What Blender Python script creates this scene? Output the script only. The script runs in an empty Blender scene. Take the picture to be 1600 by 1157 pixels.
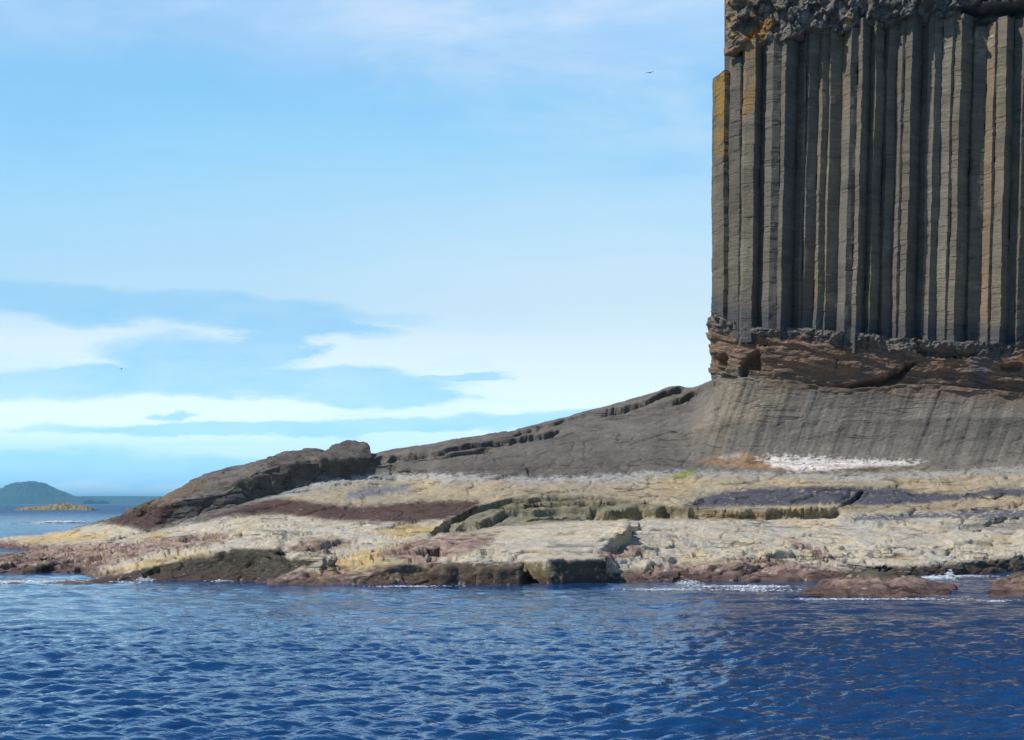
import bpy, math, random
import numpy as np
from mathutils import Vector

scene = bpy.context.scene
col = scene.collection
# ------------------------------------------------------------------ camera
F, H0, HC = 2600.0, 787.0, 2.2          # focal length in photo pixels, horizon row, eye height (m)
cam = bpy.data.cameras.new('camera')
cam.sensor_fit = 'HORIZONTAL'; cam.sensor_width = 36; cam.lens = 36 * F / 1600
cam.shift_y = (H0 - 578.5) / 1600
cam.clip_start = 0.5; cam.clip_end = 60000
camo = bpy.data.objects.new('camera', cam); col.objects.link(camo)
camo.location = (0, 0, HC); camo.rotation_euler = (math.pi / 2, 0, 0)
scene.camera = camo
# ------------------------------------------------------------------ light
SUN = Vector((-0.615, -0.235, 0.753)).normalized()
sun = bpy.data.lights.new('sun', 'SUN'); sun.energy = 4.9; sun.angle = math.radians(0.53); sun.color = (1.0, 0.955, 0.88)
suno = bpy.data.objects.new('sun', sun); col.objects.link(suno)
suno.rotation_euler = SUN.to_track_quat('Z', 'Y').to_euler(); suno.location = (-60, 20, 80)
scene.view_settings.view_transform = 'Standard'; scene.view_settings.look = 'None'
scene.view_settings.gamma = 1; scene.view_settings.use_curve_mapping = False
scene.view_settings.exposure = 0.0

world = bpy.data.worlds.new('World'); scene.world = world; world.use_nodes = True


class NT:
    """small helper for writing node trees"""
    def __init__(s, tree): s.t = tree; s.n = tree.nodes; s.l = tree.links
    def node(s, typ, **kw):
        n = s.n.new(typ)
        for k, v in kw.items(): setattr(n, k, v)
        return n
    def put(s, sock, v):
        if isinstance(v, bpy.types.NodeSocket): s.l.new(v, sock)
        elif v is not None: sock.default_value = v
    def math(s, op, a, b=None, c=None, clamp=False):
        n = s.node('ShaderNodeMath', operation=op, use_clamp=clamp)
        for i, v in enumerate((a, b, c)): s.put(n.inputs[i], v)
        return n.outputs[0]
    def vmath(s, op, a, b=None):
        n = s.node('ShaderNodeVectorMath', operation=op); s.put(n.inputs[0], a); s.put(n.inputs[1], b)
        return n.outputs[0]
    def noise(s, vec, scale, detail=4, rough=0.55, dist=0.0):
        n = s.node('ShaderNodeTexNoise'); s.put(n.inputs['Vector'], vec)
        n.inputs['Scale'].default_value = scale; n.inputs['Detail'].default_value = detail
        n.inputs['Roughness'].default_value = rough; n.inputs['Distortion'].default_value = dist
        return n.outputs['Fac']
    def ramp(s, v, a, b, lo=0.0, hi=1.0):
        n = s.node('ShaderNodeMapRange', interpolation_type='SMOOTHSTEP')
        for i, x in enumerate((v, a, b, lo, hi)): s.put(n.inputs[i], x)
        return n.outputs[0]
    def mix(s, f, a, b, blend='MIX'):
        n = s.node('ShaderNodeMix', data_type='RGBA', blend_type=blend)
        s.put(n.inputs[0], f); s.put(n.inputs[6], a); s.put(n.inputs[7], b)
        return n.outputs[2]
    def comb(s, x, y, z):
        n = s.node('ShaderNodeCombineXYZ'); s.put(n.inputs[0], x); s.put(n.inputs[1], y); s.put(n.inputs[2], z)
        return n.outputs[0]


def build_world():
    g = NT(world.node_tree); bg = g.n['Background']
    sk = g.node('ShaderNodeTexSky', sky_type='NISHITA', sun_disc=False)
    sk.sun_elevation = math.asin(SUN.z); sk.sun_rotation = math.atan2(SUN.x, SUN.y)
    sk.air_density = 1.0; sk.dust_density = 0.4; sk.ozone_density = 2.5
    tc = g.node('ShaderNodeTexCoord'); sp = g.node('ShaderNodeSeparateXYZ'); g.l.new(tc.outputs['Generated'], sp.inputs[0])
    x, y, z = sp.outputs
    az = g.math('ARCTAN2', x, y); el = g.math('ARCSINE', z)
    A = g.math('MULTIPLY', az, 26.0)             # ~ hundreds of photo pixels from the view axis
    Eh = g.math('MULTIPLY', el, 26.0)            # ~ hundreds of photo pixels above the horizon
    # ragged edges: the cloud coordinates are pushed about by noise, streaked along the horizon
    sv = g.comb(g.math('MULTIPLY', A, 0.45), g.math('MULTIPLY', Eh, 1.5), z)
    n1 = g.noise(sv, 1.3, 6, 0.58); n2 = g.noise(g.vmath('ADD', sv, (7.3, 2.1, 4.4)), 1.1, 6, 0.6)
    wa = g.math('ADD', A, g.math('MULTIPLY', g.math('SUBTRACT', n1, 0.5), 2.6))
    we = g.math('ADD', Eh, g.math('MULTIPLY', g.math('SUBTRACT', n2, 0.5), 0.62))

    def blob(px, py, rx, ry, slope=0.0, soft=0.52):
        dx = g.math('SUBTRACT', wa, (px - 800) / 100)
        dy = g.math('SUBTRACT', g.math('SUBTRACT', we, (H0 - py) / 100), g.math('MULTIPLY', dx, slope))
        d = g.math('ADD', g.math('POWER', g.math('ABSOLUTE', g.math('DIVIDE', dx, rx / 100)), 2.0),
                   g.math('POWER', g.math('ABSOLUTE', g.math('DIVIDE', dy, ry / 100)), 2.0))
        return g.ramp(d, 1.0 + soft, 1.0 - soft)
    blue = None
    for b in ((180, 486, 440, 25, -0.03), (440, 507, 170, 17, -0.1), (310, 568, 160, 42, 0.0), (180, 604, 300, 24, 0.03),
              (470, 600, 260, 22, 0.0), (600, 622, 130, 15, 0), (730, 590, 80, 7, 0), (420, 545, 60, 40, 0),
              (480, 668, 420, 13, 0.02), (280, 648, 30, 10, 0), (120, 735, 330, 26, 0), (860, 655, 120, 14, 0.05)):
        m = blob(*b)
        blue = m if blue is None else g.math('MAXIMUM', blue, m)
    # a broken field of the same cloud bars right round the horizon, outside the ones picked out above
    field = g.ramp(g.noise(g.comb(g.math('MULTIPLY', A, 0.16), g.math('MULTIPLY', Eh, 0.9), 3.0), 1.2, 5, 0.55), 0.5, 0.62)
    away = g.ramp(g.math('ABSOLUTE', A), 9.0, 13.0)
    low = g.ramp(Eh, 4.2, 3.0)
    blue = g.math('MAXIMUM', blue, g.math('MULTIPLY', g.math('MULTIPLY', field, away), low))
    # bright white haze behind the bars, strongest 1-3 units up, thinning with height
    v = g.ramp(Eh, 7.2, 2.4)
    side = g.ramp(A, -11.0, 3.5, 0.35, 1.0)
    wisp = g.noise(g.comb(g.math('MULTIPLY', A, 0.12), g.math('MULTIPLY', Eh, 0.55), 9.0), 1.6, 5, 0.55)
    white = g.math('MULTIPLY', v, g.math('ADD', g.math('MULTIPLY', side, 0.7), g.math('MULTIPLY', wisp, 0.35)), clamp=True)
    lowboost = g.math('MULTIPLY', g.ramp(Eh, 3.6, 2.4), g.ramp(Eh, 0.4, 1.3))
    white = g.math('MAXIMUM', white, g.math('MULTIPLY', lowboost, g.ramp(wisp, 0.25, 0.5, 0.75, 1.0)))
    # high lavender veil at the top of the view
    hv = g.noise(g.comb(g.math('MULTIPLY', A, 0.22), g.math('MULTIPLY', Eh, 0.6), 21.0), 1.0, 5, 0.55)
    hmask = g.math('MULTIPLY', g.ramp(g.math('ADD', Eh, g.math('ADD', g.math('MULTIPLY', A, 0.07), g.math('MULTIPLY', g.math('SUBTRACT', hv, 0.5), 3.2))), 5.6, 7.4), g.ramp(Eh, 12.0, 8.2), clamp=True)
    base = g.mix(1.0, sk.outputs[0], (0.062, 0.090, 0.122, 1), 'MULTIPLY')
    lift = g.mix(g.ramp(Eh, 11.5, 5.0, 0.0, 0.88), base, (0.27, 0.685, 1.04, 1))     # thin bright humid air low down
    c = g.mix(white, lift, (0.72, 0.885, 0.985, 1))
    c = g.mix(g.math('MULTIPLY', hmask, 0.85), c, (0.42, 0.675, 1.0, 1))
    tw = g.noise(g.comb(g.math('MULTIPLY', A, 0.30), g.math('MULTIPLY', Eh, 0.9), 33.0), 0.9, 6, 0.6, 0.4)
    tmask = g.math('MULTIPLY', g.math('MULTIPLY', g.ramp(tw, 0.40, 0.72), g.ramp(g.math('ADD', Eh, g.math('MULTIPLY', A, 0.18)), 4.6, 7.4)), g.ramp(Eh, 12.0, 8.2))
    c = g.mix(g.math('MULTIPLY', tmask, 0.8), c, (0.64, 0.80, 1.0, 1))
    dk = g.math('MULTIPLY', g.ramp(g.noise(g.comb(g.math('MULTIPLY', A, 0.18), g.math('MULTIPLY', Eh, 0.8), 41.0), 1.0, 5, 0.55), 0.46, 0.66), g.math('MULTIPLY', g.ramp(Eh, 4.6, 5.4), g.ramp(Eh, 7.6, 6.3)))
    c = g.mix(g.math('MULTIPLY', dk, 0.55), c, (0.28, 0.60, 0.98, 1))
    c = g.mix(g.math('MULTIPLY', blue, g.ramp(n1, 0.3, 0.7, 0.98, 0.68)), c, (0.345, 0.675, 0.97, 1))
    k = g.ramp(Eh, 3.2, 0.3, 1.0, 1.42); c = g.mix(1.0, c, g.comb(k, k, k), 'MULTIPLY')
    g.l.new(c, bg.inputs[0]); bg.inputs[1].default_value = 1.0   # the sky texture itself is scaled to 0.1 above
    world.cycles.sampling_method = 'AUTOMATIC'


build_world()

# ------------------------------------------------------------------ numpy helpers
rng = np.random.RandomState(11)
_perm = np.random.RandomState(5).permutation(512).astype(np.int64)
_grad = np.random.RandomState(6).normal(size=(512, 3)); _grad /= np.linalg.norm(_grad, axis=1)[:, None]


def _h(i, j, k): return _perm[(_perm[(_perm[i & 511] + j) & 511] + k) & 511]


def perlin(p):
    p = np.asarray(p, float); i = np.floor(p).astype(np.int64); f = p - i
    u = f * f * f * (f * (f * 6 - 15) + 10)
    r = 0
    for a in (0, 1):
        for b in (0, 1):
            for c in (0, 1):
                g = _grad[_h(i[..., 0] + a, i[..., 1] + b, i[..., 2] + c)]
                d = f - np.array((a, b, c))
                w = (u[..., 0] if a else 1 - u[..., 0]) * (u[..., 1] if b else 1 - u[..., 1]) * (u[..., 2] if c else 1 - u[..., 2])
                r = r + w * (g * d).sum(-1)
    return r * 1.5


def fbm(p, octv=4, gain=0.5, lac=2.03):
    p = np.asarray(p, float); a = 1.0; r = 0; t = 0
    for o in range(octv):
        r = r + a * perlin(p + 17.3 * o); t += a; a *= gain; p = p * lac
    return r / t * 1.3


def cells(p):
    """jittered-cell noise: random value of the nearest cell, and the distances to the two nearest"""
    i = np.floor(p).astype(np.int64); f1 = np.full(p.shape[:-1], 9.0); f2 = f1.copy(); val = np.zeros_like(f1)
    for a in (-1, 0, 1):
        for b in (-1, 0, 1):
            for c in (-1, 0, 1):
                q = i + np.array((a, b, c)); h = _h(q[..., 0], q[..., 1], q[..., 2])
                pt = q + 0.5 + 0.42 * _grad[h]
                d = ((p - pt) ** 2).sum(-1)
                near = d < f1
                f2 = np.where(near, f1, np.minimum(f2, d)); val = np.where(near, h / 511.0, val); f1 = np.where(near, d, f1)
    return val, np.sqrt(f1), np.sqrt(f2)


def sst(a, b, x):
    t = np.clip((x - a) / (b - a), 0, 1); return t * t * (3 - 2 * t)


def world_pt(px, py, D): return np.stack(((px - 800) / F * D, D + 0 * px, HC - (py - H0) / F * D), -1)


def project(P):
    D = np.maximum(P[..., 1], 1.0)
    return 800 + P[..., 0] / D * F, H0 - (P[..., 2] - HC) / D * F


def line(pts, px):
    a = np.array(pts, float); return np.interp(px, a[:, 0], a[:, 1])


def poly_mask(px, py, pts, feather):
    """soft inside-ness of a polygon given in photo pixels"""
    a = np.array(pts, float); m = np.zeros(px.shape)
    lo = a.min(0) - 2 * feather; hi = a.max(0) + 2 * feather
    s = (px > lo[0]) & (px < hi[0]) & (py > lo[1]) & (py < hi[1])
    x = px[s]; y = py[s]
    if x.size == 0: return m
    ins = np.zeros(x.shape, bool); d2 = np.full(x.shape, 1e9)
    for k in range(len(a)):
        x0, y0 = a[k]; x1, y1 = a[(k + 1) % len(a)]
        if y0 != y1:
            c = ((y0 > y) != (y1 > y)) & (x < (x1 - x0) * (y - y0) / (y1 - y0) + x0); ins ^= c
        ex, ey = x1 - x0, y1 - y0
        t = np.clip(((x - x0) * ex + (y - y0) * ey) / (ex * ex + ey * ey + 1e-9), 0, 1)
        d2 = np.minimum(d2, (x - x0 - t * ex) ** 2 + (y - y0 - t * ey) ** 2)
    sd = np.where(ins, 1, -1) * np.sqrt(d2)
    m[s] = sst(-feather, feather, sd)
    return m


# ------------------------------------------------------------------ object helpers
def tag(o, label=None, cat=None, group=None, kind=None):
    if label: o['label'] = label
    if cat: o['category'] = cat
    if group: o['group'] = group
    if kind: o['kind'] = kind
    return o


def empty(name, loc):
    o = bpy.data.objects.new(name, None); o.location = loc; o.empty_display_size = 0.2; col.objects.link(o); return o


def mesh_obj(name, V, Fc, mat, parent=None, smooth=True, colour=None):
    V = np.asarray(V, np.float32).reshape(-1, 3)
    me = bpy.data.meshes.new(name)
    if isinstance(Fc, np.ndarray) and Fc.ndim == 2:
        k = Fc.shape[1]
        me.vertices.add(len(V)); me.vertices.foreach_set('co', V.ravel())
        me.loops.add(Fc.size); me.loops.foreach_set('vertex_index', Fc.astype(np.int32).ravel())
        me.polygons.add(len(Fc)); me.polygons.foreach_set('loop_start', np.arange(0, Fc.size, k, dtype=np.int32))
        me.polygons.foreach_set('loop_total', np.full(len(Fc), k, np.int32))
        me.update(calc_edges=True)
    else:
        me.from_pydata([tuple(map(float, v)) for v in V], [], [tuple(f) for f in Fc])
    if smooth: me.polygons.foreach_set('use_smooth', np.ones(len(me.polygons), bool))
    if colour is not None: set_col(me, colour)
    me.materials.append(mat)
    o = bpy.data.objects.new(name, me); col.objects.link(o)
    if parent is not None:
        o.parent = parent; o.matrix_parent_inverse = parent.matrix_world.inverted() if False else o.matrix_parent_inverse
        o.location = -Vector(parent.location)
    return o


def set_col(me, c):
    a = me.attributes.new('col', 'FLOAT_COLOR', 'POINT')
    rgba = np.ones((len(c), 4), np.float32); rgba[:, :3] = np.clip(c, 0.003, 0.9)
    a.data.foreach_set('color', rgba.ravel())


def grid_faces(nr, nc):
    i = np.arange(nr - 1)[:, None] * nc + np.arange(nc - 1)[None, :]
    return np.stack((i, i + 1, i + nc + 1, i + nc), -1).reshape(-1, 4)


def grid_normals(P):
    du = np.gradient(P, axis=1); dv = np.gradient(P, axis=0)
    n = np.cross(du, dv); n /= np.linalg.norm(n, axis=-1, keepdims=True) + 1e-9
    return n


def remeshed(V, Fc, voxel):
    """closed rough shape -> evenly meshed vertices and quads"""
    me = bpy.data.meshes.new('tmp'); me.from_pydata([tuple(map(float, v)) for v in V], [], Fc); me.update()
    o = bpy.data.objects.new('tmp', me); col.objects.link(o)
    m = o.modifiers.new('r', 'REMESH'); m.mode = 'VOXEL'; m.voxel_size = voxel
    dg = bpy.context.evaluated_depsgraph_get(); ev = o.evaluated_get(dg); r = ev.to_mesh()
    nv = len(r.vertices); vv = np.empty(nv * 3, np.float32); r.vertices.foreach_get('co', vv)
    nl = len(r.loops); li = np.empty(nl, np.int32); r.loops.foreach_get('vertex_index', li)
    ok = all(p.loop_total == 4 for p in r.polygons)
    Q = li.reshape(-1, 4) if ok else None
    ev.to_mesh_clear(); bpy.data.objects.remove(o); bpy.data.meshes.remove(me)
    return vv.reshape(-1, 3).astype(float), Q


def vert_normals(V, Q):
    n = np.zeros_like(V); a = np.cross(V[Q[:, 2]] - V[Q[:, 0]], V[Q[:, 3]] - V[Q[:, 1]])
    for k in range(4): np.add.at(n, Q[:, k], a)
    return n / (np.linalg.norm(n, axis=1, keepdims=True) + 1e-9)


def smooth_mesh(V, Q, it):
    for _ in range(it):
        s = np.zeros_like(V); c = np.zeros(len(V))
        for k in range(4):
            np.add.at(s, Q[:, k], V[Q[:, (k + 1) % 4]] + V[Q[:, (k + 3) % 4]]); np.add.at(c, Q[:, k], 2)
        V = 0.5 * V + 0.5 * s / c[:, None]
    return V


# ------------------------------------------------------------------ materials
def rock_material(name, grain=1.0, streak=(1, 1, 1), bump=0.5, rough=0.85, scale=1.0, vary=0.45, cracks=0.0, crackdir=(0.35, 0.5, 1.8)):
    m = bpy.data.materials.new(name); m.use_nodes = True; g = NT(m.node_tree)
    b = g.n['Principled BSDF']; at = g.node('ShaderNodeAttribute', attribute_name='col')
    tc = g.node('ShaderNodeTexCoord'); v = g.vmath('MULTIPLY', tc.outputs['Object'], streak)
    n1 = g.noise(v, 1.7 * scale, 6, 0.62); n2 = g.noise(v, 9.0 * scale, 5, 0.65); n3 = g.noise(v, 38.0 * scale, 3, 0.6)
    f = g.math('ADD', g.math('MULTIPLY', g.math('SUBTRACT', n1, 0.5), 1.0), g.math('ADD', g.math('MULTIPLY', g.math('SUBTRACT', n2, 0.5), 1.1), g.math('MULTIPLY', g.math('SUBTRACT', n3, 0.5), 0.9)))
    k = g.math('ADD', 1.0, g.math('MULTIPLY', f, vary * 2))
    k = g.math('MAXIMUM', k, 0.25)
    c = g.mix(1.0, at.outputs['Color'], g.comb(k, k, k), 'MULTIPLY')
    g.l.new(c, b.inputs['Base Color']); b.inputs['Roughness'].default_value = rough
    b.inputs['Specular IOR Level'].default_value = 0.2
    cv = g.vmath('MULTIPLY', tc.outputs['Object'], crackdir)
    cr = g.ramp(g.math('ABSOLUTE', g.math('SUBTRACT', g.noise(cv, 1.1, 4, 0.6, 0.6), 0.5)), 0.0, 0.022)
    gate = g.ramp(g.noise(tc.outputs['Object'], 0.6, 3), 0.46, 0.6)
    cr = g.math('MAXIMUM', cr, g.math('SUBTRACT', 1.0, g.math('MULTIPLY', gate, cracks)))
    c = g.mix(1.0, c, g.mix(cr, (0.45, 0.42, 0.40, 1), (1, 1, 1, 1)), 'MULTIPLY')
    g.l.new(c, b.inputs['Base Color'])
    h = g.math('ADD', g.math('ADD', g.math('MULTIPLY', n2, 0.6), g.math('MULTIPLY', n3, 0.3)), g.math('ADD', g.math('MULTIPLY', n1, 0.9), g.math('MULTIPLY', cr, 0.25 * cracks)))
    bp = g.node('ShaderNodeBump'); bp.inputs['Strength'].default_value = bump; bp.inputs['Distance'].default_value = 0.12 / scale * grain
    g.l.new(h, bp.inputs['Height']); g.l.new(bp.outputs[0], b.inputs['Normal'])
    return m


M_ROCK = rock_material('shore_rock', streak=(0.6, 0.8, 1.5), bump=0.75, vary=0.38, cracks=1.0, grain=1.3, crackdir=(0.11, 0.26, 1.3))
M_COLUMN = rock_material('column_basalt', streak=(0.4, 0.4, 3.6), bump=0.8, scale=1.5, vary=0.42, grain=1.0)
M_CAP = rock_material('cap_basalt', streak=(1, 1, 1), bump=0.6, scale=1.2, vary=0.45)
M_TUFF = rock_material('tuff_rock', streak=(0.8, 0.8, 1.6), bump=0.7, vary=0.42, cracks=0.8, grain=1.2)


def water_material():
    m = bpy.data.materials.new('sea_water'); m.use_nodes = True; g = NT(m.node_tree); b = g.n['Principled BSDF']
    b.inputs['Base Color'].default_value = (0.006, 0.042, 0.125, 1); b.inputs['Roughness'].default_value = 0.07
    b.inputs['IOR'].default_value = 1.333; b.inputs['Specular IOR Level'].default_value = 0.5
    tc = g.node('ShaderNodeTexCoord')
    v = g.vmath('MULTIPLY', tc.outputs['Object'], (0.75, 1.0, 1.0))
    n1 = g.noise(v, 0.55, 5, 0.6, 0.3); n2 = g.noise(v, 2.3, 4, 0.6, 0.4)
    cd = g.node('ShaderNodeVectorMath', operation='LENGTH'); g.l.new(tc.outputs['Object'], cd.inputs[0])
    far = g.ramp(cd.outputs['Value'], 30.0, 90.0)
    h = g.math('ADD', g.math('MULTIPLY', n1, g.math('MULTIPLY', far, 2.6)), g.math('MULTIPLY', n2, 0.22))
    g.l.new(g.math('ADD', 0.06, g.math('MULTIPLY', g.ramp(cd.outputs['Value'], 60.0, 500.0), 0.30)), b.inputs['Roughness'])
    bp = g.node('ShaderNodeBump'); bp.inputs['Strength'].default_value = 1.0; bp.inputs['Distance'].default_value = 0.32
    g.l.new(h, bp.inputs['Height']); g.l.new(bp.outputs[0], b.inputs['Normal'])
    return m


M_WATER = water_material()


def plain(name, c, rough=0.7, emit=None):
    m = bpy.data.materials.new(name); m.use_nodes = True; g = NT(m.node_tree); b = g.n['Principled BSDF']
    tc = g.node('ShaderNodeTexCoord'); n = g.noise(tc.outputs['Object'], 3.0, 4)
    k = g.ramp(n, 0.2, 0.8, 0.75, 1.2)
    g.l.new(g.mix(1.0, (*c, 1), g.comb(k, k, k), 'MULTIPLY'), b.inputs['Base Color']); b.inputs['Roughness'].default_value = rough
    return m


# ------------------------------------------------------------------ sea
def wave_tile(n, size, lam_min, lam_max, amp, seed, wind=(0.45, -1.0), spread=2.0):
    r = np.random.RandomState(seed); k = np.fft.fftfreq(n, size / n) * 2 * np.pi
    kx, ky = np.meshgrid(k, k, indexing='ij'); kk = np.hypot(kx, ky); kk[0, 0] = 1e9
    w = np.array(wind) / np.hypot(*wind)
    dirn = np.abs(kx * w[0] + ky * w[1]) / kk
    s = kk ** -1.9 * (0.25 + dirn ** spread)
    s[(kk > 2 * np.pi / lam_min) | (kk < 2 * np.pi / lam_max)] = 0
    ph = s * (r.normal(size=(n, n)) + 1j * r.normal(size=(n, n)))
    h = np.fft.ifft2(ph); sc = amp / h.real.std()
    dx = np.fft.ifft2(1j * kx / kk * ph).real * sc; dy = np.fft.ifft2(1j * ky / kk * ph).real * sc
    return np.stack((-dx, -dy, h.real * sc), -1)


def sample_tile(tile, size, x, y):
    n = tile.shape[0]; u = x / size * n; v = y / size * n
    i = np.floor(u).astype(int); j = np.floor(v).astype(int); fu = (u - i)[..., None]; fv = (v - j)[..., None]
    t = lambda a, b: tile[a % n, b % n]
    return (t(i, j) * (1 - fu) + t(i + 1, j) * fu) * (1 - fv) + (t(i, j + 1) * (1 - fu) + t(i + 1, j + 1) * fu) * fv


def build_sea():
    py = np.concatenate((np.arange(1900, 1165, -5.0), np.arange(1165, 838, -0.92), np.arange(838, 790, -1.2), (788.5, 787.6, 787.2)))
    px = np.concatenate(([-30000, -12000, -5000, -2500, -1600], np.arange(-1000, -120, 7.0), np.arange(-120, 1720, 2.9), np.arange(1720, 2600, 7.0), [3200, 4100, 7000, 14000, 32000]))
    PX, PY = np.meshgrid(px, py); D = HC * F / (PY - H0)
    X = (PX - 800) / F * D; Y = D.copy(); Z = np.zeros_like(X)
    step = D * D / (HC * F) * 0.92
    ins = sst(-1000, -700, PX) * sst(2590, 2300, PX)
    for n, size, a, b, amp, seed in ((512, 23.0, 0.16, 0.5, 0.0135, 1), (512, 37.0, 0.5, 1.4, 0.0145, 2), (512, 61.0, 1.4, 4.0, 0.010, 3), (256, 170.0, 4.0, 14.0, 0.012, 4)):
        w = sample_tile(wave_tile(n, size, a, b, amp, seed), size, X, Y)
        fade = (sst(a * 1.3, a * 0.55, step) * ins)[..., None] if a < 1 else (sst(a * 2.2, a * 0.7, step) * ins)[..., None]
        X = X + w[..., 0] * fade[..., 0] * 0.7; Y = Y + w[..., 1] * fade[..., 0] * 0.7; Z = Z + w[..., 2] * fade[..., 0]
    V = np.stack((X, Y, Z), -1)
    nr, nc = X.shape
    Vs = [V.reshape(-1, 3)]; Fs = [grid_faces(nr, nc)]
    # the water goes on behind and beside the boat
    y0 = V[0, 0, 1]; n0 = nr * nc
    Vs.append(np.array([(-3000, y0 + 0.0, -0.02), (3000, y0, -0.02), (3000, -3000, -0.02), (-3000, -3000, -0.02)]))
    Fs.append(np.array([[n0, n0 + 3, n0 + 2, n0 + 1]]))
    o = mesh_obj('sea', np.concatenate(Vs), np.concatenate(Fs), M_WATER)
    tag(o, kind='structure')


build_sea()

# ------------------------------------------------------------------ colours of the rock, by where it lies on the shore
GREY = np.array((0.138, 0.122, 0.105)); TAN = np.array((0.34, 0.285, 0.195)); PALE = np.array((0.34, 0.33, 0.31))
CREAM = np.array((0.475, 0.415, 0.310)); CREAMGREY = np.array((0.395, 0.368, 0.315)); YELLOW = np.array((0.47, 0.335, 0.13))
MAUVE = np.array((0.265, 0.168, 0.148)); BROWN = np.array((0.078, 0.046, 0.039)); SLATE = np.array((0.062, 0.066, 0.088))
OLIVE = np.array((0.17, 0.155, 0.10)); WEED_SHADE = np.array((0.032, 0.028, 0.019)); WHITE = np.array((0.72, 0.65, 0.60))
ORANGE = np.array((0.34, 0.17, 0.065)); GREEN = np.array((0.24, 0.27, 0.06)); OCHRE = np.array((0.27, 0.20, 0.085))


def paint_shore(P, dark_base=None):
    px, py = project(P); sh = P.shape[:-1]
    c = np.empty(sh + (3,)); z = P[..., 2]
    q = P * np.array((0.55, 0.55, 1.0))
    nA = fbm(q * 0.7, 4); nB = fbm(P * 2.2 + 31, 4); nC = fbm(P * np.array((5, 4, 8.0)) + 77, 3, 0.65); nD = perlin(P * np.array((9.0, 6.0, 14.0)) + 3)
    jx = 9 * nB + 5 * nC; jy = 3.2 * nA + 2.6 * nB + 1.6 * nC
    X = px + jx; Y = py + jy
    c[:] = GREY * (1 + 0.35 * nA[..., None] + 0.2 * nB[..., None])
    if dark_base is not None: c[:] = np.array(dark_base) * (1 + 0.3 * nB[..., None])

    def lay(mask, colour, amt=1.0, speck=0.0, hard=0.22):
        m = mask
        if speck: m = mask * sst(-hard, hard, nC * 1.1 + nD * 0.55 + nB * 0.5 + (mask - 0.5) * 0.85 + speck)
        m = np.clip(m * amt, 0, 1)[..., None]
        c[:] = c * (1 - m) + np.asarray(colour) * m * (1 + 0.16 * nB[..., None] + 0.14 * nD[..., None])

    up = [(-200, 838), (0, 838), (60, 834), (130, 822), (170, 816), (200, 822), (240, 834), (300, 812), (375, 790), (430, 772), (500, 752), (560, 742), (640, 737), (740, 739), (830, 744), (930, 742), (1000, 737), (1100, 733), (1200, 736), (1300, 737), (1450, 734), (1600, 727), (1800, 726)]
    yu = line(up, px)
    t = Y - yu
    lay(sst(-3, 6, t + 3 * nC), PALE, 1.0, 0.25)
    lay(sst(4, 20, t), TAN)
    lay(sst(4, 16, t) * sst(0.0, 0.5, nA), TAN * np.array((1.25, 1.1, 0.95)), 0.7)
    lay(poly_mask(X, Y, [(1060, 690), (1090, 640), (1122, 585), (1700, 560), (1700, 728), (1080, 735)], 22), np.array((0.172, 0.152, 0.126)), 0.95)
    lay(poly_mask(X, Y, [(1085, 680), (1112, 630), (1122, 580), (1230, 590), (1240, 620), (1190, 650), (1130, 690)], 24), np.array((0.245, 0.203, 0.142)), 0.8)
    lay(poly_mask(X, Y, [(1190, 570), (1700, 580), (1700, 650), (1560, 632), (1440, 622), (1330, 618), (1200, 606)], 10), np.array((0.205, 0.140, 0.095)), 0.8)
    fl = fbm(np.stack((px * 0.05 + 0.017 * py, 0.004 * py, 0 * px), -1), 4, 0.6)
    lay(poly_mask(X, Y, [(1085, 700), (1122, 585), (1700, 600), (1700, 728), (1080, 728)], 12) * sst(0.10, 0.4, fl), np.array((0.10, 0.09, 0.078)), 0.55)
    lay(poly_mask(X, Y, [(1085, 700), (1122, 585), (1700, 600), (1700, 728), (1080, 728)], 12) * sst(0.12, 0.4, -fl), np.array((0.21, 0.19, 0.16)), 0.45)
    # brown flank of the crag on its seaward end
    lay(poly_mask(X, Y, [(160, 814), (200, 796), (240, 779), (300, 752), (330, 760), (280, 780), (250, 800), (235, 818), (205, 822), (175, 819)], 7), np.array((0.15, 0.115, 0.075)))
    lay(poly_mask(X, Y, [(165, 812), (215, 797), (262, 785), (285, 790), (262, 812), (235, 828), (205, 823), (180, 819)], 5), BROWN * 0.9, 1.0, 0.05)
    # cream tidal zone
    cr = [(-200, 838), (0, 838), (100, 828), (170, 820), (240, 832), (300, 818), (350, 806), (430, 805), (520, 812), (640, 816), (740, 800), (900, 806), (985, 808), (1060, 806), (1300, 803), (1450, 800), (1600, 795), (1800, 794)]
    t2 = Y - line(cr, px)
    lay(sst(-4, 5, t2), CREAM)
    lay(sst(0, 8, t2) * sst(-0.15, 0.4, nA + 0.5 * nB), CREAMGREY, 0.9)
    lay(sst(0, 8, t2) * sst(0.15, 0.5, fbm(P * 0.9 + 7, 3)), CREAM * np.array((1.1, 0.98, 0.8)), 0.8)
    # chocolate band
    lay(poly_mask(X, Y, [(290, 818), (375, 791), (430, 779), (500, 786), (560, 791), (640, 785), (750, 781), (742, 798), (700, 811), (640, 818), (560, 815), (500, 811), (430, 804), (370, 806), (320, 816)], 5), BROWN, 0.97, 0.42)
    lay(poly_mask(X, Y, [(540, 770), (570, 760), (645, 757), (640, 768), (590, 776), (545, 783)], 7), SLATE * 2.2, 0.8, 0.1)
    # slate-black lichen bands
    lay(poly_mask(X, Y, [(1060, 794), (1090, 779), (1130, 768), (1180, 762), (1300, 760), (1400, 762), (1440, 770), (1500, 772), (1560, 761), (1640, 764), (1640, 782), (1560, 776), (1500, 783), (1450, 786), (1380, 790), (1300, 787), (1200, 792), (1100, 794)], 5), SLATE, 0.95, 0.16)
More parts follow.
